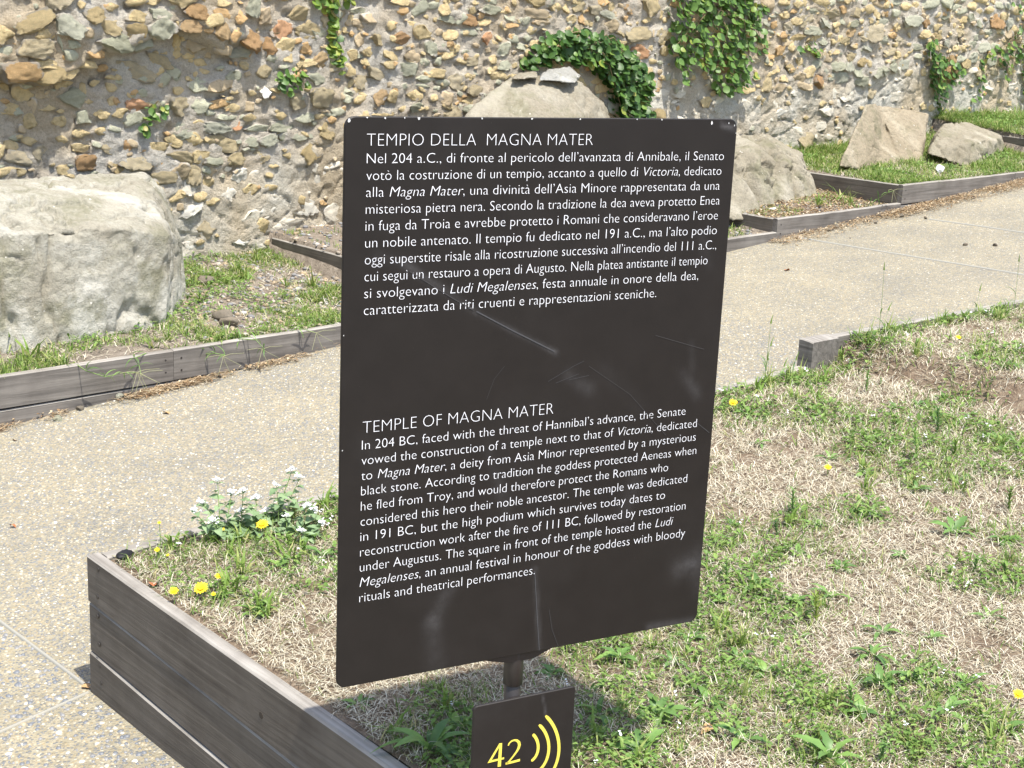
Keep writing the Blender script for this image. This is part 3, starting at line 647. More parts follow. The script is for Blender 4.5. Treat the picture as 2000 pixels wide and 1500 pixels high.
Pt = lambda *qs: [onY(x, y, Y) for x, y, Y in qs]
MAT_BLOCK = mat_rock('pale_block', (0.26, 0.235, 0.18), (0.37, 0.35, 0.285), (0.52, 0.505, 0.45))
MAT_BOULD = mat_rock('tan_boulder', (0.22, 0.195, 0.14), (0.30, 0.27, 0.205), (0.38, 0.35, 0.28))
MAT_PEPER = mat_rock('peperino', (0.25, 0.21, 0.145), (0.33, 0.28, 0.20), (0.39, 0.345, 0.26), 40)
MAT_MOUND = mat_rock('brown_mound', (0.19, 0.165, 0.12), (0.27, 0.24, 0.18), (0.36, 0.335, 0.27))
MAT_SLAB = mat_rock('grey_slab', (0.24, 0.235, 0.205), (0.32, 0.315, 0.285), (0.40, 0.395, 0.365))
solid_rock('stone_block', [Pt((-260, 830, 5.33), (120, 760, 5.33), (322, 715, 5.40), (365, 640, 5.78), (-260, 470, 5.40), (120, 452, 5.40), (250, 448, 5.41), (328, 462, 5.46), (352, 470, 5.80),
            (-260, 385, 5.66), (60, 380, 5.66), (262, 386, 5.68), (300, 392, 5.72), (-260, 362, 6.10), (0, 348, 6.10), (110, 342, 6.12), (288, 337, 6.14), (322, 372, 6.1), (345, 450, 6.05), (-260, 660, 6.2), (360, 570, 6.15))],
           'big pale chamfered stone block in the left planter against the wall', MAT_BLOCK, 0.010, (0.010, 0.010, 0.008), 2.0, 'stone block', strat=0.026, sm=0)
solid_rock('boulder', [Pt((850, 330, 5.55), (900, 232, 5.7), (955, 178, 5.8), (1005, 150, 5.85), (1060, 150, 5.8), (1130, 160, 5.85), (1178, 196, 5.85), (1192, 235, 5.8), (1200, 380, 5.6), (860, 560, 5.35), (1190, 500, 5.35), (1005, 240, 5.5), (1120, 240, 5.5), (900, 250, 6.2), (1180, 225, 6.25), (1080, 155, 6.25), (860, 430, 6.25), (1190, 400, 6.25))],
           'domed brown boulder rising behind the top edge of the text panel', MAT_MOUND, 0.015, (0.03, 0.012, 0.008), 5.0)
solid_rock('stone_slab', [Pt((1052, 158, 5.72), (1124, 163, 5.70), (1134, 148, 5.78), (1054, 146, 5.74), (1070, 134, 5.95), (1112, 128, 6.0), (1128, 145, 5.95), (1056, 150, 5.95))],
           'broken pale slab lying on top of the domed boulder', MAT_SLAB, 0.008, (0.008, 0.01, 0.006), 7.0, 'stone')
solid_rock('stone_slab', [Pt((998, 156, 5.74), (1050, 153, 5.72), (1052, 138, 5.82), (1012, 143, 5.84), (1002, 150, 5.98), (1045, 140, 5.98))],
           'small brown slab fragment at the left of the pale slab on the domed boulder', MAT_MOUND, 0.008, (0.006, 0.008, 0.005), 8.0, 'stone')
solid_rock('boulder', [Pt((1370, 425, 5.5), (1440, 430, 5.42), (1500, 428, 5.36), (1584, 405, 5.5), (1595, 372, 5.62), (1578, 330, 5.75), (1562, 300, 5.85), (1500, 264, 5.9), (1430, 268, 5.9), (1375, 300, 5.8), (1480, 305, 5.55), (1545, 318, 5.55), (1500, 268, 6.25), (1400, 290, 6.25), (1560, 310, 6.25), (1585, 400, 6.1), (1380, 420, 6.1))],
           'rounded tan boulder with vertical furrows just right of the text panel', MAT_BOULD, 0.013, (0.035, 0.020, 0.008), 11.0, strat=0.034, grooves=[(onY(1472, 300, 5.55), onY(1500, 400, 5.36), 0.03, 0.08), (onY(1528, 318, 5.55), onY(1532, 400, 5.38), 0.025, 0.06), (onY(1556, 320, 5.6), onY(1562, 400, 5.45), 0.03, 0.05)])
solid_rock('boulder', [Pt((1372, 425, 5.36), (1440, 432, 5.28), (1488, 424, 5.30), (1480, 395, 5.36), (1455, 355, 5.42), (1428, 334, 5.46), (1385, 345, 5.46), (1430, 360, 5.6), (1485, 410, 5.5), (1380, 410, 5.6))],
           'smaller smooth boulder leaning on the furrowed one, cut off by the panel edge', MAT_BOULD, 0.012, (0.015, 0.008, 0.006), 12.0)
solid_rock('stone_block', [Pt((1690, 204, 5.95), (1712, 200, 6.0), (1638, 324, 5.60), (1700, 336, 5.64), (1734, 318, 5.88), (1730, 250, 5.97), (1660, 320, 6.1), (1740, 312, 6.1), (1700, 206, 6.14), (1730, 240, 6.12)),
                           Pt((1714, 204, 6.04), (1760, 212, 6.12), (1814, 222, 6.02), (1764, 236, 5.96), (1812, 228, 5.94), (1742, 316, 5.88), (1770, 332, 5.68), (1796, 332, 5.66), (1803, 300, 5.76), (1805, 250, 6.2), (1800, 322, 6.1), (1735, 310, 6.1), (1718, 222, 6.15), (1736, 262, 6.0)),
                           Pt((1716, 224, 6.06), (1766, 236, 6.03), (1676, 336, 5.68), (1738, 341, 5.69), (1790, 336, 5.69), (1738, 262, 5.90), (1722, 228, 6.18), (1766, 236, 6.18), (1700, 325, 6.1), (1788, 320, 6.1))],
           'tilted tan slab standing in the grass with a notched ridge top', MAT_PEPER, 0.010, (0.014, 0.010, 0.008), 14.0, 'stone block', sm=2)
solid_rock('boulder', [Pt((1812, 300, 5.62), (1884, 326, 5.42), (1895, 322, 5.42), (1950, 316, 5.60), (1963, 292, 5.7), (1955, 264, 5.8), (1952, 270, 5.65), (1885, 280, 5.5), (1830, 262, 5.7), (1843, 240, 5.95), (1882, 240, 6.0), (1950, 262, 6.0), (1815, 280, 6.0), (1955, 300, 6.0), (1840, 300, 6.0))],
           'low grey flat-topped boulder in the grass at the far right', MAT_BOULD, 0.011, (0.018, 0.012, 0.007), 16.0, strat=0.015)

# small stones lying about
def small_rock(name, px, py, r, c, zf, label, group=None, squash=0.65, mat=None):
    z = 0.4
    for _ in range(14): p = onZ(px, py, z); z = float(zf(p[0], p[1]))
    o = link(name, VMESH[random.randrange(len(VMESH))], None, (p[0], p[1], z + r * squash * 0.55))
    o.scale = (r, r * random.uniform(0.75, 1.0), r * squash); o.rotation_euler = (random.uniform(-.2, .2), random.uniform(-.2, .2), random.uniform(0, 6))
    o.material_slots[0].link = 'OBJECT'; o.material_slots[0].material = mat or MAT_STONE[c]
    return tag(o, label, 'stone', group)
DARKST = stone_mat('dark_basalt_pebble', (0.12, 0.10, 0.08), (0.16, 0.14, 0.11), (0.2, 0.17, 0.13), 0.4)
PST = []
for px, py, r in ((1886, 480, .016), (1942, 481, .016), (1633, 446, .022), (1619, 452, .015), (1601, 458, .007), (1612, 455, .008), (1716, 424, .022), (1697, 433, .018), (1710, 437, .013), (1762, 424, .02), (1808, 427, .014), (1900, 388, .02), (106, 810, .012), (130, 806, .012), (156, 801, .016), (1660, 466, .006), (1733, 427, .012)):
    PST.append(small_rock('path_stone', px, py, r, 't', z_path, 'small dark stone lying on the path by the planter boards', 'dark stones scattered along the path edge', 0.75, DARKST))
name_by_landmark(PST, 'small dark stone on the path', [((114, 821), 'the pale oval pebble'), ((1562, 451), 'the flat brown stone'), ((1630, 440), 'the flat pale stone'), ((1764, 413), 'the tall planter corner'), ((1914, 480), 'the middle of the path joints')])
small_rock('path_stone', 114, 821, .022, 'g', z_path, 'pale grey oval pebble on the path beside the long left planter', None, 0.55)
small_rock('path_stone', 1562, 451, .05, 't', z_path, 'flat brown stone against the foot of the low corner board', None, 0.4)
small_rock('path_stone', 1630, 440, .04, 'g', z_path, 'flat pale grey stone above the two round dark stones', None, 0.35)
small_rock('path_stone', 234, 780, .018, 'g', z_path, 'upright grey chip leaning on the long left planter', None, 0.9)
small_rock('bed_stone', 437, 624, .05, 'g', z_bed, 'largest dark grey cobble in the gravel right of the pale block', None, 0.8, DARKST)
small_rock('bed_stone', 447, 638, .045, 'g', z_bed, 'dark cobble half buried below the largest one in the gravel', None, 0.7, DARKST)
small_rock('bed_stone', 402, 553, .05, 't', z_bed, 'brown cobble in the gravel close to the right side of the block', None, 0.6, DARKST)
small_rock('bed_stone', 1510, 330 + 80, .03, 'w', z_bed, 'small white chip in front of the furrowed boulder', None, 0.4)
small_rock('lawn_stone', 1926, 1303, .016, 'y', z_lawn, 'pale flat pebble lying in the dry grass at the right', None, 0.5)
small_rock('lawn_stone', 1566, 1007, .012, 'y', z_lawn, 'tan pebble lying in the dry grass near the panel', None, 0.5)
# crumpled paper
z = 0.7
for _ in range(14): p = onZ(1836, 340, z); z = float(z_bed(p[0], p[1]))
paper_v, paper_t = rock_variant(555, 2, 12, 0.18)
tag(link('paper_scrap', mesh_tris('paper_scrap', paper_v * np.array([0.035, 0.028, 0.03]), paper_t, [solid('paper', (0.85, 0.85, 0.86), 0.8)]), None, (p[0], p[1], z + 0.035)), 'crumpled white paper lying in the grass of the right planter', 'litter')
p = onZ(231, 1080, 0.345)
lv, lt = rock_variant(556, 3, 8, 0.16)
tag(link('rubber_scrap', mesh_tris('rubber_scrap', lv * np.array([0.026, 0.018, 0.02]), lt, [solid('black_rubber', (0.012, 0.012, 0.013), 0.6)], True), None, (p[0], p[1] - 0.03, 0.348)), 'black crumpled plastic scrap in the grass at the near lawn corner', 'litter')

# ------------------------------------------------------------------ blades, leaves and other ground cover
def blades(P, L, W, az, lift, bend, jitter=0.0):
    """tapered bent strips: base points, length, width, azimuth, starting pitch, bend"""
    n = len(P); d0 = np.stack([np.cos(az) * np.cos(lift), np.sin(az) * np.cos(lift), np.sin(lift)], -1)
    l2 = lift - bend; d1 = np.stack([np.cos(az) * np.cos(l2), np.sin(az) * np.cos(l2), np.sin(l2)], -1)
    s = np.stack([-np.sin(az), np.cos(az), 0 * az], -1) * (W / 2)[:, None]
    p1 = P + d0 * (L * 0.5)[:, None]; p2 = p1 + d1 * (L * 0.5)[:, None]
    V = np.stack([P - s, P + s, p1 - s * 0.8, p1 + s * 0.8, p2], 1).reshape(-1, 3)
    T = np.array([(0, 1, 3), (0, 3, 2), (2, 3, 4)]); T = (T[None] + (np.arange(n) * 5)[:, None, None]).reshape(-1, 3)
    return V, T
def leaflets(P, L, W, az, lift, fold=0.25):
    n = len(P); d = np.stack([np.cos(az) * np.cos(lift), np.sin(az) * np.cos(lift), np.sin(lift)], -1)
    sd = np.stack([-np.sin(az), np.cos(az), 0 * az], -1); u = np.cross(d, sd)
    f = lambda t, s, h: P + d * (L * t)[:, None] + sd * (W * s)[:, None] + u * (W * h)[:, None]
    V = np.stack([f(0, 0, 0), f(0.35, -0.5, fold), f(0.4, 0, 0.05), f(0.35, 0.5, fold), f(0.75, -0.36, fold * 0.6), f(0.75, 0.36, fold * 0.6), f(1.0, 0, -0.1)], 1).reshape(-1, 3)
    T = np.array([(0, 2, 1), (0, 3, 2), (1, 2, 4), (2, 3, 5), (4, 2, 6), (2, 5, 6)]); T = (T[None] + (np.arange(n) * 7)[:, None, None]).reshape(-1, 3)
    return V, T
def join(parts):
    Vs, Ts, k = [], [], 0
    for V, T in parts: Vs.append(V); Ts.append(T + k); k += len(V)
    return np.concatenate(Vs), np.concatenate(Ts)
def lawn_pt(px, py):
    z = 0.4
    for _ in range(14): p = onZ(px, py, z); z = float(z_lawn(np.array([p[0]]), np.array([p[1]]))[0])
    y = min(p[1], YL - 0.05); return np.array([p[0], y, z if y == p[1] else float(z_lawn(np.array([p[0]]), np.array([y]))[0])])
GREEN = [(330, 1080, .13), (230, 1075, .06), (480, 1110, .13), (500, 1190, .09), (620, 970, .12), (430, 1050, .1), (1450, 1100, .17), (1500, 1190, .16), (1420, 1250, .13), (1400, 1330, .16), (1450, 1400, .14), (1330, 1420, .1), (1560, 1380, .09), (1800, 1450, .16),
         (1780, 1370, .10), (1650, 1000, .12), (1750, 880, .14), (1680, 830, .10), (1900, 850, .2), (1950, 700, .2), (1480, 800, .08), (1600, 740, .12), (1740, 630, .12), (1880, 610, .12), (1150, 1290, .09), (820, 1470, .10), (900, 1350, .10), (1240, 1330, .1), (1700, 1335, .09), (1900, 1440, .09), (1960, 1150, .12), (1650, 1110, .09), (1860, 1035, .1), (1180, 1480, .08), (1600, 1480, .1)]
BARE = [(560, 1260, .16), (500, 1300, .12), (640, 1200, .1), (600, 1330, .1), (1480, 900, .13), (1560, 1140, .11), (1700, 1180, .14), (1850, 1200, .16), (1620, 1265, .11), (1950, 1290, .12), (1680, 700, .12), (1600, 950, .08), (1390, 1480, .07), (1550, 1440, .09), (1900, 1080, .1), (1550, 880, .1), (1700, 1060, .08), (1950, 980, .1), (380, 1110, .04), (1450, 980, .1)]
GP = [(lawn_pt(x, y), r) for x, y, r in GREEN]; BP = [(lawn_pt(x, y), r) for x, y, r in BARE]
def greenness(X, Y):
    g = 0.60 + 0.75 * fbm(np.stack([X, Y, 0 * X], -1), 5.0, 3, 0.55, 21.0)
    for p, r in GP: g = g + 0.38 * np.exp(-((X - p[0]) ** 2 + (Y - p[1]) ** 2) / (r * 1.1) ** 2)
    for p, r in BP: g = g - 0.50 * np.exp(-((X - p[0]) ** 2 + (Y - p[1]) ** 2) / (r * 1.2) ** 2)
    g = g + 0.75 * np.exp(-((YL - Y) / 0.10) ** 2) * smooth(1.5, 2.2, X)
    return np.clip(g, 0, 1)
def lawn_scatter(n, dens=None, m=60):
    # even in the ground plane, thinned with distance so that far blades are fewer and wider
    X = RNG.uniform(XL + 0.04, 8.0, n); Y = RNG.uniform(-1.0, YL - 0.045, n)
    k = in_view(X, Y, z_lawn, m); r = np.hypot(X, Y); k &= RNG.uniform(0, 1, n) < np.clip((2.6 / r) ** 1.4, 0, 1)
    if dens is not None: k[k] &= RNG.uniform(0, 1, k.sum()) < dens(X[k], Y[k])
    X, Y = X[k], Y[k]; return np.stack([X, Y, z_lawn(X, Y)], -1), np.clip(np.hypot(X, Y) / 2.6, 1, 2.4) ** 0.7
P, k = lawn_scatter(1250000, lambda X, Y: (0.95 - 0.3 * greenness(X, Y)) * (0.25 + 0.75 * smooth(-0.50, -0.22, fbm(np.stack([X, Y, 0 * X], -1), 6.5, 3, 0.55, 93.0)))); n = len(P)
clump = fbm(P * np.array([1, 1, 0]), 14.0, 2, 0.5, 31.0)
az = fbm(P * np.array([1, 1, 0]), 3.0, 2, 0.5, 33.0) * 4 + RNG.normal(0, 2.2, n)
V, T = blades(P + np.stack([0 * k, 0 * k, RNG.uniform(-0.002, 0.010, n)], -1), RNG.uniform(0.010, 0.036, n) * k, RNG.uniform(0.0007, 0.0017, n) * k, az, RNG.normal(0.18, 0.32, n) + 0.5 * np.clip(clump, 0, 1), RNG.uniform(0.0, 0.9, n))
tag(link('dry_grass', mesh_tris('dry_grass', V, T, [MAT_STRAW])), 'straw coloured dead grass thatch over the lawn', 'grass', kind='stuff')
P, k = lawn_scatter(330000, lambda X, Y: 0.06 + smooth(0.3, 0.95, greenness(X, Y)) * 0.85); n = len(P)
V, T = blades(P, RNG.uniform(0.018, 0.05, n) * k, RNG.uniform(0.0014, 0.0030, n) * k, RNG.uniform(0, 6.28, n), RNG.uniform(0.3, 1.25, n), RNG.uniform(0.2, 1.3, n))
P2, k2 = lawn_scatter(300000, lambda X, Y: smooth(0.4, 0.95, greenness(X, Y)) * 0.85 * (fbm(np.stack([X, Y, 0 * X], -1), 11.0, 2, 0.5, 41.0) > -0.05)); n2 = len(P2)
V2, T2 = leaflets(P2 + np.stack([0 * k2, 0 * k2, RNG.uniform(0.002, 0.026, n2)], -1), RNG.uniform(0.008, 0.019, n2) * k2, RNG.uniform(0.005, 0.010, n2) * k2, RNG.uniform(0, 6.28, n2), RNG.normal(0.15, 0.35, n2))
tag(link('green_grass', mesh_tris('green_grass', V, T, [MAT_GRASS])), 'sparse green grass growing through the dead lawn', 'grass', kind='stuff')
tag(link('ground_cover', mesh_tris('ground_cover', V2, T2, [MAT_GROUNDLEAF])), 'low creeping green leaves on the dry lawn', 'ground cover', kind='stuff')
P, k = lawn_scatter(2600, lambda X, Y: smooth(0.4, 0.9, greenness(X, Y)) * 0.5); n = len(P)
parts = []
for j in range(3):
    parts.append(leaflets(P + np.stack([RNG.normal(0, .004, n), RNG.normal(0, .004, n), RNG.uniform(0.02, 0.035, n)], -1), RNG.uniform(0.004, 0.007, n) * k, RNG.uniform(0.004, 0.006, n) * k, RNG.uniform(0, 6.28, n), RNG.normal(0.2, 0.3, n)))
V, T = join(parts)
tag(link('tiny_white_flowers', mesh_tris('tiny_white_flowers', V, T, [MAT_WHITEP])), 'specks of tiny white flowers among the lawn weeds', 'flowers', kind='stuff')

# grass, gravel and litter in the planters along the wall
def bed_scatter(n, xr, yr, dens):
    X = RNG.uniform(*xr, n); Y = RNG.uniform(*yr, n); k = RNG.uniform(0, 1, n) < dens(X, Y); X, Y = X[k], Y[k]
    return np.stack([X, Y, z_bed(X, Y)], -1)
nz = lambda X, Y, f, s: fbm(np.stack([X, Y, 0 * X], -1), f, 3, 0.55, s)
P1 = bed_scatter(95000, (1.2, 4.0), (YF + 0.035, YW), lambda X, Y: np.clip(0.75 * np.exp(-((Y - YF) / 0.24) ** 2) * smooth(-0.25, 0.25, nz(X, Y, 4.5, 51)) + 0.55 * smooth(0.1, 0.35, nz(X, Y, 3.0, 52)) * smooth(5.9, 6.3, Y) + 0.60 * smooth(0.02, 0.3, nz(X, Y, 4.0, 53)), 0, 1))
P3 = bed_scatter(26000, (4.05, 7.65), (YF + 0.04, YW), lambda X, Y: 0.65 * smooth(0.0, 0.3, nz(X, Y, 2.6, 54)))
P4 = bed_scatter(125000, (7.73, 12.2), (YF + 0.035, YW + 0.02), lambda X, Y: 0.18 + 0.82 * smooth(-0.25, 0.25, nz(X, Y, 2.6, 55)))
P = np.concatenate([P1, P3, P4]); n = len(P); tall = (0.75 + 0.6 * smooth(-0.2, 0.35, nz(P[:, 0], P[:, 1], 6.0, 57))) * (1 + 0.7 * smooth(6.05, 6.35, P[:, 1]) * (P[:, 0] > 7.7) + 0.3 * (P[:, 0] > 7.7))
V, T = blades(P, RNG.uniform(0.016, 0.056, n) * tall, RNG.uniform(0.0025, 0.005, n) * (1 + 0.3 * (P[:, 0] > 6)), RNG.uniform(0, 6.28, n), RNG.uniform(0.3, 1.35, n), RNG.uniform(0.2, 1.3, n))
MAT_PGRASS = mat_blades('planter_blades', [(0.0, (0.09, 0.16, 0.03)), (0.35, (0.16, 0.26, 0.05)), (0.7, (0.25, 0.35, 0.08)), (0.86, (0.38, 0.42, 0.15)), (1.0, (0.60, 0.52, 0.30))], 0.5, 0.4, 0.3)
tag(link('planter_grass', mesh_tris('planter_grass', V, T, [MAT_PGRASS])), 'fresh green grass in the timber planters by the wall', 'grass', kind='stuff')
Q1 = bed_scatter(20000, (1.2, 4.0), (YF + 0.04, YW), lambda X, Y: 0.75 * smooth(0.0, 0.3, nz(X, Y, 3.6, 58)))
Q2 = bed_scatter(26000, (7.74, 12.5), (YF + 0.04, YW), lambda X, Y: 0.8 * smooth(0.0, 0.3, nz(X, Y, 3.2, 59)))
Q = np.concatenate([Q1, Q2]); n = len(Q); big = 1 + 0.5 * (Q[:, 0] > 7)
V, T = leaflets(Q + np.stack([0 * big, 0 * big, RNG.uniform(0.004, 0.035, n)], -1), RNG.uniform(0.010, 0.024, n) * big, RNG.uniform(0.006, 0.013, n) * big, RNG.uniform(0, 6.28, n), RNG.normal(0.2, 0.4, n))
tag(link('planter_weeds', mesh_tris('planter_weeds', V, T, [MAT_GROUNDLEAF])), 'small leafy weeds among the planter grass', 'ground cover', kind='stuff')
Q1 = bed_scatter(9000, (1.2, 4.0), (YF + 0.04, YW), lambda X, Y: 0.7 + 0 * X); Q2 = bed_scatter(26000, (7.74, 12.0), (YF + 0.04, YW), lambda X, Y: 0.8 + 0 * X); Q = np.concatenate([Q1, Q2]); n = len(Q)
V, T = blades(Q + np.array([0, 0, 0.006]), RNG.uniform(0.02, 0.06, n), RNG.uniform(0.0016, 0.0035, n), RNG.uniform(0, 6.28, n), RNG.normal(0.2, 0.3, n), RNG.uniform(0, 0.8, n))
tag(link('planter_straw', mesh_tris('planter_straw', V, T, [MAT_STRAW])), 'dry straw between the planter grass and gravel', 'grass', kind='stuff')
def gravel(n, xr, yr, rr, zf, dens):
    X = RNG.uniform(*xr, n); Y = RNG.uniform(*yr, n); k = RNG.uniform(0, 1, n) < dens(X, Y); X, Y = X[k], Y[k]; Z = zf(X, Y); Vs, Ts, c = [], [], 0
    base = [rock_variant(700 + q, 1, 5, 0.05) for q in range(8)]
    for x, y, z in zip(X, Y, Z):
        V, T = base[random.randrange(8)]; r = random.uniform(*rr) * random.choice((0.6, 0.8, 1, 1.3)); a_ = random.uniform(0, 6.28); ca, sa = math.cos(a_), math.sin(a_)
        q = V * np.array([r, r * 0.8, r * 0.6]); q = np.stack([q[:, 0] * ca - q[:, 1] * sa, q[:, 0] * sa + q[:, 1] * ca, q[:, 2]], -1)
        Vs.append(q + (x, y, z + r * 0.25)); Ts.append(T + c); c += len(V)
    return np.concatenate(Vs), np.concatenate(Ts)
MAT_GRAVEL = mat_blades('bed_gravel', [(0.0, (0.17, 0.165, 0.165)), (0.35, (0.25, 0.245, 0.235)), (0.6, (0.30, 0.235, 0.16)), (0.8, (0.38, 0.29, 0.18)), (1.0, (0.44, 0.42, 0.39))], 0.9, 0.0)
V, T = gravel(8500, (2.9, 8.0), (YF + 0.04, YW), (0.006, 0.016), z_bed, lambda X, Y: np.where(X < 4.0, 0.85, np.where(X < 7.6, 0.5, 0.05)))
tag(link('bed_gravel', mesh_tris('bed_gravel', V, T, [MAT_GRAVEL], True)), 'grey and tan gravel covering the planter soil', 'gravel', kind='stuff')
# dry leaves and straw swept against the planters
def litter(n):
    X = np.concatenate([RNG.uniform(1.6, 4.2, n // 3), RNG.uniform(5.7, 9.6, n - n // 3)])
    dens = smooth(-0.1, 0.3, nz(X, 0 * X, 2.2, 61)); k = RNG.uniform(0, 1, len(X)) < np.where(X > 6.4, 0.35 + 0.65 * dens, dens); X = X[k]
    Y = YF - 0.004 - np.abs(RNG.normal(0, 0.045, len(X))) * (0.7 + (X > 6.3) * 1.1); return np.stack([X, Y, z_path(X, Y) + RNG.uniform(0.003, 0.02, len(X))], -1)
P = litter(21000); n = len(P)
V, T = blades(P, RNG.uniform(0.015, 0.06, n), RNG.uniform(0.0012, 0.0035, n), RNG.normal(0, 0.6, n), RNG.normal(0.0, 0.15, n), RNG.uniform(-0.3, 0.5, n))
P = litter(3000); n = len(P)
V2, T2 = leaflets(P, RNG.uniform(0.008, 0.026, n), RNG.uniform(0.005, 0.013, n), RNG.uniform(0, 6.28, n), RNG.normal(0.05, 0.25, n), 0.4)
P = bed_scatter(3600, (6.5, 7.7), (YF + 0.05, 5.9), lambda X, Y: 0.7 + 0 * X); n3 = len(P)
V3, T3 = leaflets(P + np.array([0, 0, 0.01]), RNG.uniform(0.012, 0.035, n3), RNG.uniform(0.006, 0.014, n3), RNG.uniform(0, 6.28, n3), RNG.normal(0.05, 0.25, n3), 0.4)
V, T = join([(V, T), (V2, T2), (V3, T3)])
MAT_LITTER = mat_blades('dry_litter', [(0.0, (0.17, 0.10, 0.055)), (0.35, (0.34, 0.23, 0.125)), (0.7, (0.48, 0.37, 0.22)), (1.0, (0.64, 0.55, 0.40))], 0.8, 0.15)
tag(link('leaf_litter', mesh_tris('leaf_litter', V, T, [MAT_LITTER])), 'dry straw and fallen leaves swept against the planter boards', 'litter', kind='stuff')

# ------------------------------------------------------------------ plants as things
def tube(points, r0, r1, sides=5):
    P = np.asarray(points, float); n = len(P); V = []
    for i in range(n):
        d = P[min(i + 1, n - 1)] - P[max(i - 1, 0)]; d /= np.linalg.norm(d) + 1e-9
        a_ = np.cross(d, (0.31, 0.2, 0.93)); a_ /= np.linalg.norm(a_) + 1e-9; b_ = np.cross(d, a_); r = r0 + (r1 - r0) * i / max(n - 1, 1)
        for k in range(sides): th = 2 * math.pi * k / sides; V.append(P[i] + r * (math.cos(th) * a_ + math.sin(th) * b_))
    T = []
    for i in range(n - 1):
        for k in range(sides):
            k2 = (k + 1) % sides; a0, a1, b0, b1 = i * sides + k, i * sides + k2, (i + 1) * sides + k, (i + 1) * sides + k2; T += [(a0, a1, b1), (a0, b1, b0)]
    return np.array(V), np.array(T)
def leaf_mesh(name, mat, L, W, lobes=0, curl=0.3, seg=7, tip=0.0):
    V = []; T = []
    for i in range(seg + 1):
        t = i / seg; w = W * (math.sin(math.pi * min(t ** 0.8, 1.0)) ** 0.8 if 0 < t < 1 else 0.02) * (1 + (lobes * (0.35 if i % 2 else -0.35)))
        z = L * curl * (t - t * t * 1.7); x = L * t
        V += [(x, -w / 2, z + abs(w) * 0.16), (x, 0, z), (x, w / 2, z + abs(w) * 0.16)]
    for i in range(seg):
        a_ = i * 3
        for k in (0, 1): T += [(a_ + k, a_ + 3 + k, a_ + 4 + k), (a_ + k, a_ + 4 + k, a_ + 1 + k)]
    return mesh_tris(name, np.array(V), np.array(T), [mat], True)
LEAVES = [leaf_mesh('leaf', MAT_WEED, 0.055, 0.017, 0.5, 0.5), leaf_mesh('leaf', MAT_WEED, 0.062, 0.014, 0.0, 0.45), leaf_mesh('leaf', MAT_WEED, 0.045, 0.019, 0.0, 0.35), leaf_mesh('leaf', MAT_WEED, 0.07, 0.02, 0.6, 0.4)]
def rosette(px, py, size=1.0, n=9, label=None, group=None):
    p = lawn_pt(px, py); e = empty('weed', p, label, 'weed', group); kind = random.randrange(4)
    for j in range(n):
        o = bpy.data.objects.new('leaf', LEAVES[kind]); COL.objects.link(o); o.parent = e; a_ = j * 2.4 + random.uniform(-.3, .3); s = size * random.uniform(0.65, 1.15)
        o.location = (0.004 * math.cos(a_), 0.004 * math.sin(a_), 0.004); o.rotation_euler = (random.uniform(-.3, .3), -random.uniform(0.0, 0.75), a_); o.scale = (s, s, s)
    return e
ROS = []; LAB_ROS = 'low leafy weed rosette growing in the dry lawn'; GRP_ROS = 'leafy weed rosettes on the lawn'
rosette(838, 1468, 1.45, 11, 'large broad-leaved weed beside the near planter board at the bottom edge')
for px, py, s in ((1702, 1285, 1.25), (1722, 1240, 1.0), (1555, 1180, 1.1), (1622, 1170, 1.0), (1640, 1112, 1.1), (1862, 1045, 1.4), (1720, 1340, 1.3), (1842, 1395, 1.4), (1622, 1485, 1.5), (1380, 1378, 1.3), (1559, 1085, 0.9), (1496, 1318, 1.1), (1310, 1300, 1.0), (1280, 1400, 1.2), (1440, 1290, 1.0), (1450, 1450, 1.2), (1680, 1395, 1.3), (1780, 1330, 1.0), (1890, 1340, 1.1), (1960, 1430, 1.2), (1480, 870, 1.0), (1460, 815, 0.9), (1620, 900, 1.0), (1690, 930, 1.1), (1700, 860, 1.0), (1800, 740, 1.0), (1840, 780, 1.0), (1750, 800, 0.9), (1900, 760, 1.0), (1950, 860, 1.1), (1880, 940, 1.1), (1790, 960, 1.0), (1690, 1010, 1.2), (1590, 1030, 1.0), (1430, 1030, 0.9), (1410, 1180, 1.0), (1480, 1150, 1.0), (1760, 1090, 0.9), (1960, 1060, 1.1), (1930, 1210, 0.9), (500, 1200, 1.0), (545, 1110, 0.9), (630, 1090, 1.0), (430, 1170, 0.8), (900, 1420, 1.1), (1170, 1400, 1.2), (1080, 1320, 1.0), (1210, 1290, 1.0), (1250, 1470, 1.2), (1350, 1250, 0.9), (700, 1380, 0.7), (1560, 1250, 0.7), (1820, 1250, 0.8)):
    ROS.append(rosette(px, py, s * 0.70, random.randint(6, 10), LAB_ROS, GRP_ROS))
name_by_landmark(ROS, 'low leafy weed rosette', LAWN_MARKS)
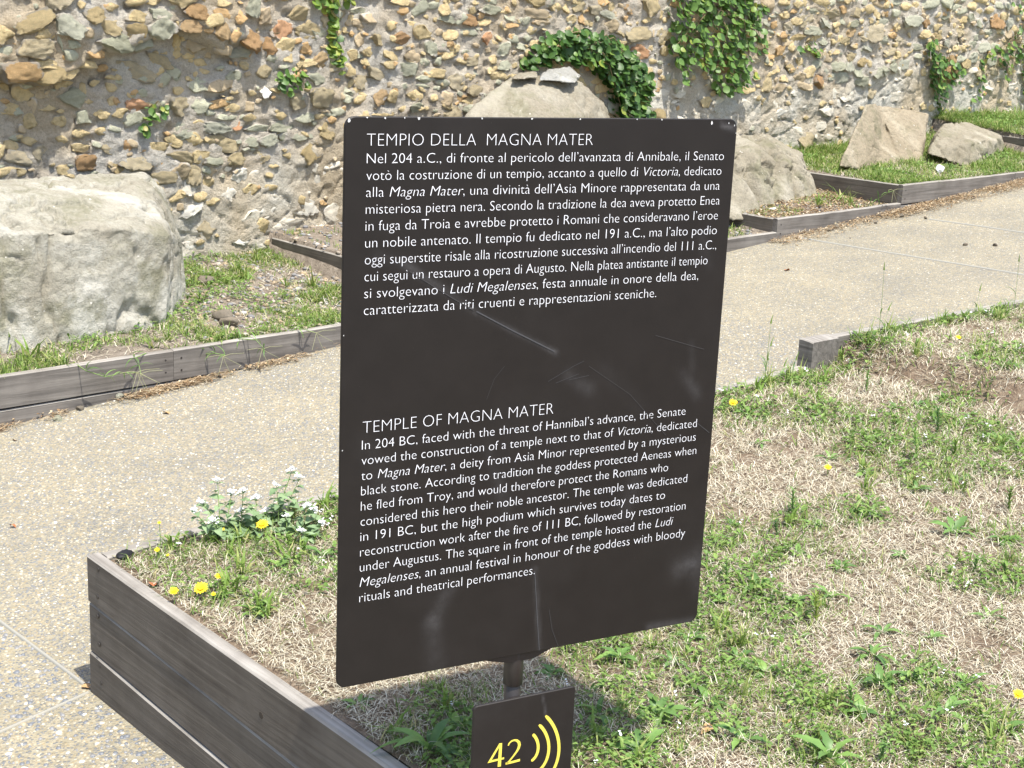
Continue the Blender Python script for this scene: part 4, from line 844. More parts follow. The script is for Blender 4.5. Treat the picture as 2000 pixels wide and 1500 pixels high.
# upright narrow-leaved sprigs
SPRIGS = []
def sprig_mesh(name, h, n, ll, seed):
    rg = np.random.default_rng(seed); parts = [tube([(0, 0, 0), (0.003, 0.002, h * 0.5), (0.001, 0.004, h)], 0.0016, 0.0009)]
    P = np.stack([0.002 * np.ones(n), 0.002 * np.ones(n), np.linspace(h * 0.15, h, n)], -1)
    parts.append(blades(P, np.full(n, ll) * rg.uniform(0.7, 1.2, n), np.full(n, 0.0042), np.arange(n) * 2.4, rg.uniform(0.3, 0.95, n), rg.uniform(-0.2, 0.6, n)))
    V, T = join(parts); return mesh_tris(name, V, T, [MAT_CAPERL if seed % 2 else MAT_WEED], False)
SPR = [sprig_mesh('sprig', 0.065, 34, 0.026, 1), sprig_mesh('sprig', 0.05, 26, 0.02, 2), sprig_mesh('sprig', 0.075, 30, 0.024, 4)]
for j, (px, py, s) in enumerate(((1594, 1222, 1.0), (1720, 1490, .8), (1520, 1050, .9), (1550, 1010, 1.0), (1790, 900, 1.2), (1830, 850, 1.1), (1860, 900, 1.0), (1690, 770, 1.0), (1660, 1380, .9), (1970, 1000, 1.0), (1420, 1140, .8), (1900, 1120, .9))):
    o = link('weed_sprig', SPR[0 if j == 0 else random.randrange(3)], None, lawn_pt(px, py)); o.scale = (s,) * 3; o.rotation_euler = (random.uniform(-.15, .15), random.uniform(-.15, .15), random.uniform(0, 6))
    tag(o, 'bright green upright feathery sprig standing alone in bare straw' if j == 0 else 'upright narrow-leaved weed sprig on the lawn', 'weed', None if j == 0 else 'upright sprigs on the lawn')
    if j: SPRIGS.append(o)
name_by_landmark(SPRIGS, 'upright weed sprig', LAWN_MARKS)
def tuft_mesh(name, n, L, W, seed, mat=MAT_GRASS):
    rg = np.random.default_rng(seed); P = np.stack([rg.normal(0, 0.006, n), rg.normal(0, 0.006, n), np.zeros(n)], -1)
    V, T = blades(P, rg.uniform(0.6, 1.2, n) * L, rg.uniform(0.7, 1.2, n) * W, rg.uniform(0, 6.28, n), rg.uniform(0.5, 1.4, n), rg.uniform(0.1, 1.1, n)); return mesh_tris(name, V, T, [mat])
TUF = [tuft_mesh('grass_tuft', 18, 0.075, 0.0042, 11), tuft_mesh('grass_tuft', 14, 0.06, 0.0055, 12), tuft_mesh('grass_tuft', 26, 0.05, 0.003, 13), tuft_mesh('grass_tuft', 10, 0.09, 0.007, 14)]
cand = []
P, k = lawn_scatter(4000, lambda X, Y: smooth(0.35, 0.9, greenness(X, Y)))
pts = list(P[:85]) + [lawn_pt(x, y) for x, y in ((1470, 740), (1500, 755), (1560, 745), (1600, 780), (1590, 1390), (1440, 1260), (1685, 920), (1700, 940), (1690, 960), (1470, 720), (1640, 720), (1880, 600), (1960, 585), (1760, 610), (1700, 640), (1650, 655), (510, 1195), (520, 1205), (1130, 1470), (1160, 1440), (770, 1430))]
pts += [np.array([x, y, float(z_lawn(np.array([x]), np.array([y]))[0])]) for x, y in zip(np.concatenate([np.linspace(1.55, 2.2, 9), np.linspace(3.15, 3.95, 14), np.linspace(4.15, 6.2, 26)]), YL - 0.05 - RNG.uniform(0, 0.06, 49))]
TUFTS = []
for p in pts:
    if behind_panel(p) or not (0 < proj(np.asarray(p)[None])[0][0] < 2000 and proj(np.asarray(p)[None])[0][1] < 1500): continue
    o = link('grass_tuft', TUF[random.randrange(4)], None, p); s = random.uniform(0.7, 1.15); o.scale = (s,) * 3; o.rotation_euler = (0, 0, random.uniform(0, 6))
    tag(o, 'small tuft of green grass blades on the lawn', 'grass tuft', 'green grass tufts on the lawn'); TUFTS.append(o)
name_by_landmark(TUFTS, 'green grass tuft', LAWN_MARKS)
# tall seeding grass stalks at the far edge of the lawn
def stalk(px, py, h, lean, label, zf=lawn_pt):
    p = zf(px, py); e = empty('grass_stalk', p, label, 'grass', 'seeding grass stalks at the lawn edge'); top = np.array([lean, lean * 0.3, h])
    V, T = tube([(0, 0, 0), top * np.array([.4, .4, .55]), top], 0.0009, 0.0005, 4); link('stem', mesh_tris('stem', V, T, [MAT_GSTEM]), e)
    V, T = tube([top * 0.99, top * 0.99 + (lean * .1, 0, 0.012), top * 0.99 + (lean * .3 + .004, 0, 0.03)], 0.0034, 0.0006, 5); link('seed_head', mesh_tris('seed_head', V, T, [MAT_GRASS]), e)
    o = bpy.data.objects.new('leaf', LEAVES[1]); COL.objects.link(o); o.parent = e; o.location = tuple(top * 0.3); o.rotation_euler = (0, -0.9, random.uniform(0, 6)); o.scale = (0.9, 0.35, 0.9); return e
STALKS = []
for px, py, h, ln in ((1470, 745, .21, .01), (1478, 748, .13, .03), (1500, 752, .09, -.02), (1545, 740, .06, .03), (1520, 748, .05, .04), (1690, 645, .08, .05), (1680, 645, .24, -.02), (1955, 600, .20, -.02), (1860, 610, .10, .02), (1985, 590, .09, .01)):
    STALKS.append(stalk(px, py, h, ln, 'thin stalk with a green seed head at the path edge of the lawn'))
name_by_landmark(STALKS, 'thin seeding grass stalk', LAWN_MARKS)
# yellow flowers
PET = None
def flower(px, py, r, h, label, tilt=0.5):
    p = lawn_pt(px, py); base = p.copy(); e = empty('yellow_flower', base, label, 'flower', None)
    V, T = tube([(0, 0, 0), (0.002, -0.001, h * .5), (0, 0, h)], 0.0011, 0.0008, 5); link('stem', mesh_tris('stem', V, T, [MAT_GSTEM]), e)
    n = 14; az = np.arange(n) * 2 * math.pi / n
    R = Matrix.Rotation(tilt, 3, 'X') @ Matrix.Rotation(random.uniform(0, 6), 3, 'Z'); R = np.array(Matrix.Rotation(-0.75, 3, 'Z') @ R)
    V, T = leaflets(np.zeros((n, 3)), np.full(n, r) * RNG.uniform(.85, 1.1, n), np.full(n, r * 0.42), az, np.full(n, 0.22), 0.1)
    V2, T2 = leaflets(np.zeros((n, 3)) + (0, 0, r * 0.1), np.full(n, r * .6), np.full(n, r * 0.3), az + .2, np.full(n, 0.6), 0.1); V, T = join([(V, T), (V2, T2)])
    link('petals', mesh_tris('petals', V @ R.T + (0, 0, h), T, [MAT_YEL]), e)
    V, T = VARS[0]; link('flower_centre', mesh_tris('flower_centre', (V * np.array([r * .28, r * .28, r * .2])) @ R.T + np.array([0, 0, h]) + R @ np.array([0, 0, r * .12]), T, [MAT_YELC], True), e)
for px, py, r, h, lab in ((512, 1052, .016, .035, 'largest yellow flower, in front of the white-flowered plant'), (436, 1060, .009, .03, 'half-open yellow flower at the left of the white-flowered plant'), (393, 1175, .017, .03, 'wide yellow flower in the middle of the near planter corner'), (340, 1180, .011, .03, 'yellow flower seen side-on closest to the near planter board'), (427, 1150, .009, .03, 'small yellow flower right of the wide one in the near corner'), (417, 1172, .006, .014, 'faded small yellow flower touching the wide one'), (307, 1098, .007, .03, 'small yellow bud near the black scrap at the lawn corner'), (328, 1100, .004, .02, 'tiny orange bud right of the yellow bud at the lawn corner'), (304, 1030, .005, .035, 'tiny yellow bud against the path above the lawn corner'),
                          (1430, 805, .015, .03, 'yellow flower right beside the panel edge under the path'), (1615, 930, .011, .025, 'yellow flower alone in the straw below the blunt board end'), (1870, 675, .011, .03, 'farthest yellow flower on the upper lawn by the right'), (1985, 1385, .012, .03, 'yellow flower at the lower right edge of the picture')):
    if (px, py) == (304, 1030): px, py = 312, 1080; h = .075
    flower(px, py, r, h, lab)
# fallen leaves on path and lawn
dl = leaf_mesh('dry_leaf', solid('rust_leaf', (0.36, 0.13, 0.05), 0.7), 0.05, 0.03, 0.3, 0.5)
dl2 = leaf_mesh('dry_leaf', solid('tan_leaf', (0.42, 0.26, 0.12), 0.7), 0.05, 0.03, 0.2, 0.3)
for px, py, s, m_, f_, lab in ((1534, 530, .8, dl, pz, 'curled rust-red dry leaf alone on the path right of the panel'), (158, 1346, .75, dl2, pz, 'brown dry leaf at the foot of the near planter corner'), (20, 1030, .5, dl, pz, 'small reddish leaf on the path at the left edge'), (30, 863, .5, dl2, pz, 'dark curled leaf on the path below the long left planter'), (1395, 1425, .7, dl2, lawn_pt, 'tan dry leaf in the straw right of the number plate'), (1535, 1422, .6, dl2, lawn_pt, 'tan dry leaf in the straw at the bottom of the lawn'), (300, 1150, .7, dl, lawn_pt, 'reddish dry leaf tucked behind the near planter board'), (318, 808, .8, dl2, pz, 'pale crumpled leaf on the path under the hanging grass')):
    p = f_(px, py); o = link('dry_leaf', m_, None, (p[0], p[1], p[2] + .006)); o.scale = (s,) * 3; o.rotation_euler = (random.uniform(-.4, .4), random.uniform(-.3, .3), random.uniform(0, 6)); tag(o, lab, 'leaf')
# the white-flowered plant at the lawn edge
def white_plant():
    e = empty('white_flowered_plant', lawn_pt(470, 1060), 'bushy pale green weed with small white flower heads at the lawn edge', 'plant')
    B = np.array(e.location); lf = leaf_mesh('leaf', mat_leaf('pale_leaf', [(0, (0.18, 0.27, 0.14)), (.5, (0.24, 0.34, 0.18)), (1, (0.30, 0.41, 0.23))], 0.3, 0.6, 0.25), 0.040, 0.024, 0, 0.3)
    fm_v, fm_t = [], []
    n = 26; P = RNG.normal(0, 0.005, (n, 3)); P[:, 2] = np.abs(P[:, 2]); V, T = leaflets(P, RNG.uniform(.005, .008, n), RNG.uniform(.005, .007, n), RNG.uniform(0, 6.28, n), RNG.uniform(0, 1, n)); fm = mesh_tris('flower_head', V, T, [MAT_WHITEP])
    stems = []
    for px, py, tx, ty in ((430, 1050, 425, 940), (440, 1055, 452, 965), (450, 1050, 395, 985), (470, 1045, 475, 960), (480, 1050, 470, 1000), (540, 1020, 570, 920), (550, 1025, 585, 935), (545, 1030, 540, 950), (520, 1040, 520, 1000), (580, 1040, 600, 990), (600, 1040, 615, 1000), (560, 1050, 560, 1010), (420, 1060, 380, 1000), (500, 1050, 500, 975), (450, 1060, 415, 1020), (600, 1055, 630, 1025), (610, 1060, 590, 1040)):
        b_ = lawn_pt(px, py); dep = np.dot(b_ - CAM, FW) + random.uniform(-.05, .05); r_ = ray(tx, ty); t_ = CAM + r_ * (dep / (r_ @ FW)); mid = (b_ + t_) / 2 + np.array([0, 0, .01])
        stems.append(tube([b_ - B, mid - B, t_ - B], 0.0013, 0.0008, 4))
        for s_ in np.linspace(0.15, 0.95, 7):
            q = b_ * (1 - s_) + t_ * s_
            for side in (0, 1):
                o = bpy.data.objects.new('leaf', lf); COL.objects.link(o); o.parent = e; o.location = q - B; sc = random.uniform(.6, 1.1) * (1.15 - .5 * s_); o.scale = (sc,) * 3
                o.rotation_euler = (random.uniform(-.4, .4), random.uniform(-.5, .3), random.uniform(0, 6.28))
        o = bpy.data.objects.new('flower_head', fm); COL.objects.link(o); o.parent = e; o.location = t_ - B; o.rotation_euler = (0, 0, random.uniform(0, 6)); sc = random.uniform(.8, 1.25); o.scale = (sc,) * 3
    V, T = join(stems); link('stem', mesh_tris('stem', V, T, [MAT_GSTEM]), e)
white_plant()
# crab grass trailing over the left planter board
def trailing(pts, label):
    P3 = [onY(x, y, Y) for x, y, Y in pts]; e = empty('trailing_grass', P3[0], label, 'grass'); B = np.array(e.location)
    V, T = tube([p - B for p in P3], 0.0022, 0.0012, 5); link('runner', mesh_tris('runner', V, T, [MAT_GSTEM]), e); end = P3[-1] - B; n = 5
    ft = [tube([end, end + np.array([0.05 * math.cos(a_) * 1.2, -0.012, 0.07 * math.sin(a_)]) * .5 + np.array([0, 0, .004]), end + np.array([0.07 * math.cos(a_) * 1.2, -0.02, 0.075 * math.sin(a_)])], 0.0011, 0.0007, 4) for a_ in (0.1, -0.6, -1.3, -2.0, 3.0)]
    V, T = join(ft); link('seed_head', mesh_tris('seed_head', V, T, [solid('seed_grass', (0.30, 0.30, 0.16))]), e)
    for q in P3[:-1]:
        for _ in range(3):
            o = bpy.data.objects.new('leaf', LEAVES[1]); COL.objects.link(o); o.parent = e; o.location = q - B; o.rotation_euler = (0, random.uniform(-1.3, 0.8), random.uniform(0, 6.28)); o.scale = (random.uniform(.7, 1.1), .45, .8)
trailing([(285, 690, 5.05), (262, 700, 5.0), (272, 715, 4.96), (275, 730, 4.93)], 'crab grass tuft hanging over the joint of the long left planter')
trailing([(150, 712, 5.05), (168, 724, 4.99), (205, 736, 4.96), (240, 728, 4.94), (268, 727, 4.92)], 'long crab grass runner with a reddish stem trailing down the left planter')
trailing([(400, 692, 5.05), (420, 690, 4.98), (440, 694, 4.95), (436, 696, 4.93)], 'crab grass hanging at the middle of the long left planter')
trailing([(470, 662, 5.05), (500, 664, 4.98), (515, 680, 4.95), (512, 682, 4.93)], 'thin crab grass arching over the left planter near the panel')
trailing([(580, 640, 5.05), (600, 645, 5.0), (618, 650, 4.97)], 'crab grass at the right end of the left planter by the panel edge')
trailing([(1700, 400, 5.2), (1715, 388, 5.1), (1735, 376, 5.02), (1745, 372, 5.0)], 'pale crab grass sprawling over the planter corner on the right')
BT = []
for px, py in ((390, 590), (460, 530), (500, 510), (420, 545), (480, 545), (540, 500), (620, 590), (640, 580), (60, 700), (20, 680), (120, 715), (330, 665), (360, 655), (300, 680), (610, 560), (560, 560), (1660, 395), (1640, 390), (1600, 400), (1445, 440), (1455, 435)):
    z = 0.4
    for _ in range(14): p = onZ(px, py, z); z = float(z_bed(p[0], p[1])) if px < 1400 else (0.42 if px < 1470 else 0.56)
    o = link('grass_tuft', TUF[random.randrange(4)], None, (p[0], p[1], z)); s = random.uniform(1.1, 1.9); o.scale = (s,) * 3; o.rotation_euler = (0, 0, random.uniform(0, 6)); tag(o, 'green grass tuft growing in the stony planter soil', 'grass tuft', 'grass tufts in the planters'); BT.append(o)

name_by_landmark(BT, 'grass tuft in planter soil', [((362, 620), 'the pale stone block'), ((600, 500), 'the divider board'), ((437, 624), 'the largest dark cobble'), ((1590, 400), 'the furrowed boulder'), ((340, 690), 'the left planter board joint'), ((60, 720), 'the left end of the planter')])
# ------------------------------------------------------------------ caper plants on the wall
def round_leaf(name, r, mat):
    K = 9; V = [(0, 0, 0)] + [(r * (0.95 + 0.1 * (k % 2)) * math.cos(2 * math.pi * k / K), r * 0.92 * math.sin(2 * math.pi * k / K), r * 0.16 * (math.cos(4 * math.pi * k / K))) for k in range(K)]
    return mesh_tris(name, np.array(V), np.array([(0, 1 + k, 1 + (k + 1) % K) for k in range(K)]), [mat], True)
CAP = [round_leaf('leaf', 0.5, MAT_CAPER), round_leaf('leaf', 0.5, MAT_CAPERL)]
def in_poly(x, y, poly):
    r = False; j = len(poly) - 1
    for i in range(len(poly)):
        (xi, yi), (xj, yj) = poly[i], poly[j]
        if (yi > y) != (yj > y) and x < (xj - xi) * (y - yi) / (yj - yi) + xi: r = not r
        j = i
    return r
def caper(label, poly, n, size, thick, root, young=0.15, strands=6, name='caper_bush', cap=290, strand_w=8, lines=()):
    xr, zr = wpix(*root); o0, _ = wall_out(np.array([xr]), np.array([zr])); e = empty(name, (xr, YW - float(o0[0]), zr), label, 'plant', 'caper plants rooted in the wall')
    B = np.array(e.location); xs_, ys_ = [q[0] for q in poly], [q[1] for q in poly]; pts = []
    g = 0
    while len(pts) < n and g < n * 60:
        g += 1; x, y = random.uniform(min(xs_), max(xs_)), random.uniform(min(ys_), max(ys_))
        if in_poly(x, y, poly): pts.append((x, y, 1.0))
    for ln, cnt in lines:
        for _ in range(cnt):
            k_ = random.uniform(0, len(ln) - 1.001); i_ = int(k_); t_ = k_ - i_; pts.append((ln[i_][0] * (1 - t_) + ln[i_ + 1][0] * t_ + random.gauss(0, strand_w * .5), ln[i_][1] * (1 - t_) + ln[i_ + 1][1] * t_ + random.gauss(0, 3), 0.35))
    W = np.array([wpix(x, y) for x, y, _ in pts]); out, _ = wall_out(W[:, 0], W[:, 1]); rest = []
    ends = random.sample(range(len(pts)), min(strands, len(pts))); tubes = []
    for i in ends:
        q = np.array([W[i][0], YW - out[i] - thick * .6, W[i][1]]) - B; mid = q * .5 + np.array([0, -thick * .7, 0.05 + abs(q[0]) * .12]); tubes.append(tube([(0, 0.02, 0), mid, q], 0.004, 0.0018, 5))
    for ln, _ in lines:
        L3 = []
        for x, y in ln: a_, b_ = wpix(x, y); oo, _ = wall_out(np.array([a_]), np.array([b_])); L3.append(np.array([a_, YW - float(oo[0]) - .02, b_]) - B)
        tubes.append(tube([(0, 0.01, 0)] + L3 if np.linalg.norm(L3[0]) > .05 else L3, 0.003, 0.0015, 5))
    if tubes: V, T = join(tubes); link('stem', mesh_tris('stem', V, T, [MAT_STEM]), e)
    for i, (x, y, th) in enumerate(pts):
        pos = np.array([W[i][0], YW - out[i] - 0.012 - thick * th * random.random() ** 0.8, W[i][1]]) - B
        s = size * random.uniform(0.5, 1.25); m_ = CAP[1] if random.random() < young else CAP[0]
        nrm = Vector((random.gauss(-0.1, .45), -1 + random.gauss(0, .3), random.gauss(0.75, .45))); q = nrm.to_track_quat('Z', 'X')
        if i < cap or len(pts) <= 300:
            o = bpy.data.objects.new('leaf', m_); COL.objects.link(o); o.parent = e; o.location = pos; o.rotation_euler = q.to_euler(); o.scale = (s, s * random.uniform(.8, 1), s)
        else: rest.append((pos, np.array(q.to_matrix()), s))
    if rest:
        K = 9; base = np.array([v.co[:] for v in CAP[0].vertices]); bt = np.array([(0, 1 + k, 1 + (k + 1) % K) for k in range(K)]); Vs = [base * s @ R.T + p_ for p_, R, s in rest]
        tag(link('leaves', mesh_tris('leaves', np.concatenate(Vs), np.concatenate([bt + 10 * k for k in range(len(rest))]), [MAT_CAPER], True), e), kind='stuff')
    return e
caper('large arching caper bush over the domed boulder behind the panel', [(1008, 138), (1030, 95), (1050, 70), (1110, 56), (1165, 70), (1215, 100), (1240, 135), (1250, 180), (1235, 225), (1190, 240), (1185, 190), (1165, 150), (1130, 128), (1080, 120), (1040, 128)], 760, 0.051, 0.13, (1120, 100), 0.06, 14, lines=([[(1225, 105), (1245, 140), (1258, 180), (1264, 228)], 45],))
caper('dense hanging caper bush at the top centre right of the wall', [(1305, -60), (1470, -60), (1480, 20), (1455, 60), (1448, 110), (1456, 150), (1440, 178), (1405, 186), (1385, 180), (1375, 150), (1345, 128), (1330, 135), (1320, 165), (1304, 150), (1292, 90), (1302, 40)], 800, 0.049, 0.12, (1400, 10), 0.22, 14, lines=([[(1455, 30), (1475, 60), (1488, 105)], 22], [(1470, 0), (1485, 20), (1490, 40)], ) if False else ([[(1455, 30), (1475, 60), (1488, 105)], 22],))
caper('thin yellow-green caper strand hanging at the top left', [(600, -20), (690, -20), (690, 8), (650, 14), (610, 10)], 40, 0.045, 0.05, (640, -15), 0.8, 3, 'caper_strand', lines=([[(638, 0), (643, 40), (646, 80), (655, 110), (660, 135)], 90],), strand_w=13)
caper('small caper sprig by the white stone in the wall', [(530, 145), (560, 132), (590, 145), (595, 165), (560, 185), (538, 172)], 30, 0.045, 0.04, (575, 150), 0.1, 3, 'caper_sprig')
caper('small dull caper sprig right of the red stone on the left', [(282, 205), (300, 200), (340, 212), (330, 225), (300, 235), (290, 262), (268, 262), (280, 235)], 34, 0.036, 0.03, (290, 225), 0.15, 3, 'caper_sprig')
caper('tiny caper sprig below the yellow stones right of the hanging bush', [(1555, 95), (1580, 80), (1598, 88), (1594, 112), (1575, 96), (1558, 112)], 26, 0.042, 0.04, (1577, 88), 0.3, 2, 'caper_sprig')
caper('narrow caper plant trailing down above the tilted slab', [(1796, 78), (1810, 82), (1826, 118), (1850, 122), (1864, 138), (1856, 160), (1838, 172), (1828, 200), (1815, 188), (1810, 140), (1800, 100)], 150, 0.050, 0.09, (1803, 85), 0.05, 5, lines=([[(1826, 190), (1830, 205), (1834, 222)], 8],))
caper('leggy caper plant at the far right end of the wall', [(1905, 108), (1925, 92), (1958, 88), (1980, 55), (2030, 40), (2040, 150), (2010, 185), (1988, 160), (1980, 120), (1962, 110), (1958, 160), (1944, 160), (1940, 118), (1918, 116)], 190, 0.050, 0.09, (1970, 80), 0.25, 8, lines=([[(1912, 110), (1906, 150), (1903, 195)], 26], [[(1985, 120), (1992, 170), (2000, 200)], 14]))
caper('small green tuft at the top right corner of the wall', [(1950, -40), (2040, -40), (2040, 30), (1990, 32), (1960, 8)], 46, 0.048, 0.07, (2000, -10), 0.15, 3, 'caper_sprig')

# ------------------------------------------------------------------ the information panel
SW = 0.66
s0 = np.array([0.9733, 1.3892, 1.4752]); s0 = CAM + (s0 - CAM) * (SW / 0.56)          # top left corner of the face
su = np.array([1.518 - 0.9733, 1.260 - 1.3892, 0.0]); su /= np.linalg.norm(su); sn = np.array([su[1], -su[0], 0.0])   # sn points to the reader
SH = 0.7224 * SW / 0.56
def on_sign(px, py):
    d = ray(px, py); t = ((s0 - CAM) @ sn) / (d @ sn); q = CAM + d * t - s0; return q @ su, -q[2]
PMAT = Matrix(((su[0], 0, sn[0], 0), (su[1], 0, sn[1], 0), (0, 1, 0, 0), (0, 0, 0, 1)))   # local x along the panel, y up, z towards the reader
def mat_panel():
    n = NT('brown_enamel', 0.48, 0.3); v = n.coord('Object'); d = n.attr('dust')
    base = n.ramp(n.noise(18, v, 5, 0.6), [(0.3, (0.0135, 0.011, 0.0095)), (0.7, (0.017, 0.014, 0.0122))])
    c = n.mix(n.math('MULTIPLY', d, n.ramp(n.noise(60, v, 6, 0.75), [(0.3, 0.35), (0.65, 1.2)])), base, (0.12, 0.115, 0.115))
    sp = n.ramp(n.noise(300, v, 2), [(0.76, 0.0), (0.80, 0.35)]); c = n.mix(sp, c, (0.25, 0.25, 0.25)); n.color(c)
    n.l(n.ramp(d, [(0.0, 0.5), (0.5, 0.8)]), n.b.inputs['Roughness']); n.bump(n.noise(500, v, 2), 0.05, 0.002); return n.m
MAT_PANEL = mat_panel()
def rounded_panel(name, w, h, r, t, parent, loc, mat, dust=None, nx=2, ny=2):
    """plate with rounded corners and thickness; face is a fine grid so that its dust can be stored on it"""
    bm = bmesh.new(); out = []
    for cx, cy, a0 in ((w - r, -r, 0), (r, -r, 90), (r, -h + r, 180), (w - r, -h + r, 270)):
        for k in range(7): a_ = math.radians(a0 + 15 * k); out.append((cx + r * math.cos(a_), cy + r * math.sin(a_)))
    e = 0.0012; cx, cy = w / 2, -h / 2; ins = [(x + (cx - x) / abs(cx - x + 1e-9) * e if abs(x - cx) > 1e-6 else x, y + (cy - y) / abs(cy - y + 1e-9) * e) for x, y in out]
    f = [bm.verts.new((x, y, 0)) for x, y in ins]; m1 = [bm.verts.new((x, y, -e)) for x, y in out]; m2 = [bm.verts.new((x, y, -t + e)) for x, y in out]; b_ = [bm.verts.new((x, y, -t)) for x, y in ins]; N = len(out)
    for A, Bq in ((f, m1), (m1, m2), (m2, b_)):
        for i in range(N): bm.faces.new((A[i], Bq[i], Bq[(i + 1) % N], A[(i + 1) % N]))
    bm.faces.new(f); bm.faces.new(list(reversed(b_)))
    if nx > 2:
        for i in range(1, nx): bmesh.ops.bisect_plane(bm, geom=bm.verts[:] + bm.edges[:] + bm.faces[:], plane_co=(w * i / nx, 0, 0), plane_no=(1, 0, 0))
        for i in range(1, ny): bmesh.ops.bisect_plane(bm, geom=bm.verts[:] + bm.edges[:] + bm.faces[:], plane_co=(0, -h * i / ny, 0), plane_no=(0, 1, 0))
    bmesh.ops.recalc_face_normals(bm, faces=bm.faces[:]); me = bm_mesh(name, bm, [mat])
    V = np.zeros(len(me.vertices) * 3, np.float32); me.vertices.foreach_get('co', V); V = V.reshape(-1, 3); attr(me, 'dust', dust(V[:, 0], -V[:, 1]) if dust else np.zeros(len(V)))
    o = link(name, me, parent); o.matrix_local = Matrix.Translation(loc) @ PMAT; return o
sgn = empty('information_panel', (0, 0, 0), 'large dark brown panel of white Italian and English text about a temple', 'sign')
pu, _ = on_sign(1016, 1300); post_xy = s0 + su * pu - sn * 0.022; gz = float(z_lawn(np.array([post_xy[0]]), np.array([post_xy[1]]))[0])
sgn.location = (post_xy[0], post_xy[1], gz - 0.02); SB = Vector(sgn.location)
def seg_d(u, v, a_, b_):
    ax, ay = a_; bx, by = b_; t = np.clip(((u - ax) * (bx - ax) + (v - ay) * (by - ay)) / ((bx - ax) ** 2 + (by - ay) ** 2 + 1e-12), 0, 1); return np.hypot(u - ax - t * (bx - ax), v - ay - t * (by - ay))
def sign_dust(u, v):
    d = 0 * u; p = np.stack([u, v, 0 * u], -1); nf = 0.5 + 0.9 * fbm(p, 14.0, 4, 0.6, 71.0)
    for (x0, y0), (x1, y1), w, s in (((790, 515), (930, 610), .006, .5), ((930, 610), (1085, 688), .004, .6), ((1045, 1110), (1054, 1275), .004, .45), ((880, 1150), (845, 1215), .012, .35), ((845, 1225), (850, 1300), .016, .22), ((1362, 1090), (1330, 1110), .02, .35), ((1352, 1100), (1365, 1150), .014, .4), ((1350, 670), (1352, 720), .006, .3), ((1335, 730), (1360, 770), .010, .25), ((1240, 940), (1220, 1000), .015, .15), ((720, 870), (760, 960), .02, .12), ((1270, 1225), (1350, 1215), .008, .4), ((1000, 1290), (1100, 1265), .004, .4), ((1110, 735), (1150, 760), .012, .22), ((950, 870), (1000, 1030), .010, .12), ((1410, 244), (1436, 252), .004, .7), ((1180, 720), (1250, 790), .015, .1), ((740, 500), (800, 520), .01, .15), ((1370, 460), (1385, 520), .008, .15)):
        d = d + s * np.exp(-(seg_d(u, v, on_sign(x0, y0), on_sign(x1, y1)) / w) ** 2)
    return np.clip(d * np.clip(nf, 0.25, 1.3) + 0.05 * np.clip(fbm(p, 6.0, 4, 0.6, 73.0) - 0.1, 0, 1), 0, 1)
rounded_panel('panel', SW, SH, 0.0145, 0.006, sgn, Vector(s0) - SB, MAT_PANEL, sign_dust, 110, 140)
MAT_INK = solid('white_lettering', (0.82, 0.82, 0.84), 0.6, 0.2); MAT_YINK = solid('yellow_lettering', (0.78, 0.66, 0.10), 0.6, 0.2); MAT_CHIP = solid('bare_chip', (0.62, 0.62, 0.60), 0.7)

# lettering: every line set in its own flat mesh, fitted to the length it has on the panel
def text_mesh(body, offset=0.0):
    cu = bpy.data.curves.new('t', 'FONT'); cu.body = body; cu.size = 1.0; cu.fill_mode = 'FRONT'; cu.offset = offset; cu.resolution_u = 3; o = bpy.data.objects.new('t', cu); COL.objects.link(o)
    dg = bpy.context.evaluated_depsgraph_get(); me = bpy.data.meshes.new_from_object(o.evaluated_get(dg)); bpy.data.objects.remove(o); bpy.data.curves.remove(cu); return me
def co_of(me): V = np.zeros(len(me.vertices) * 3, np.float32); me.vertices.foreach_get('co', V); return V.reshape(-1, 3)
def width(body):
    me = text_mesh(body); V = co_of(me); w = V[:, 0].max(); bpy.data.meshes.remove(me); return float(w)
BAR = width('|')
def advance(prefix): return width(prefix + '|') - BAR
CAPH = float(np.ptp(co_of(text_mesh('H'))[:, 1]))
def set_line(body, italics, px, py, pxe, cap_px, weight=-0.019, name='text_line'):
    me = text_mesh(body, weight); V = co_of(me); u0, v0 = on_sign(px, py); slope_y = py + (pxe - px) * -0.1
    lo = V[:, 0].min(); hi = V[:, 0].max()
    # the baseline is level on the panel: find the end of the line at the same height
    a_, b_ = pxe, py
    for _ in range(20):
        uu, vv = on_sign(a_, b_); b_ -= (vv - v0) / (on_sign(a_, b_ + 1)[1] - vv)
    u1 = on_sign(pxe, b_)[0]; _, vt = on_sign(px, py - cap_px); cap = v0 - vt
    sx = (u1 - u0) / (hi - lo); sy = cap / CAPH
    if italics:
        for it in italics:
            k = body.index(it); x0, x1 = advance(body[:k]), advance(body[:k + len(it)]); m_ = (V[:, 0] > x0 - 0.02) & (V[:, 0] < x1 + 0.005); V[m_, 0] += V[m_, 1] * 0.22 * sy / sx
    V2 = np.stack([u0 + (V[:, 0] - lo) * sx, -v0 + V[:, 1] * sy, np.full(len(V), 0.0005)], -1); me.vertices.foreach_set('co', V2.astype(np.float32).ravel()); me.update(); me.materials.clear(); me.materials.append(MAT_INK); me.name = name
    me.polygons.foreach_set('material_index', np.zeros(len(me.polygons), np.int32))
    o = link(name, me, sgn); o.matrix_local = Matrix.Translation(Vector(s0) - SB) @ PMAT; return o
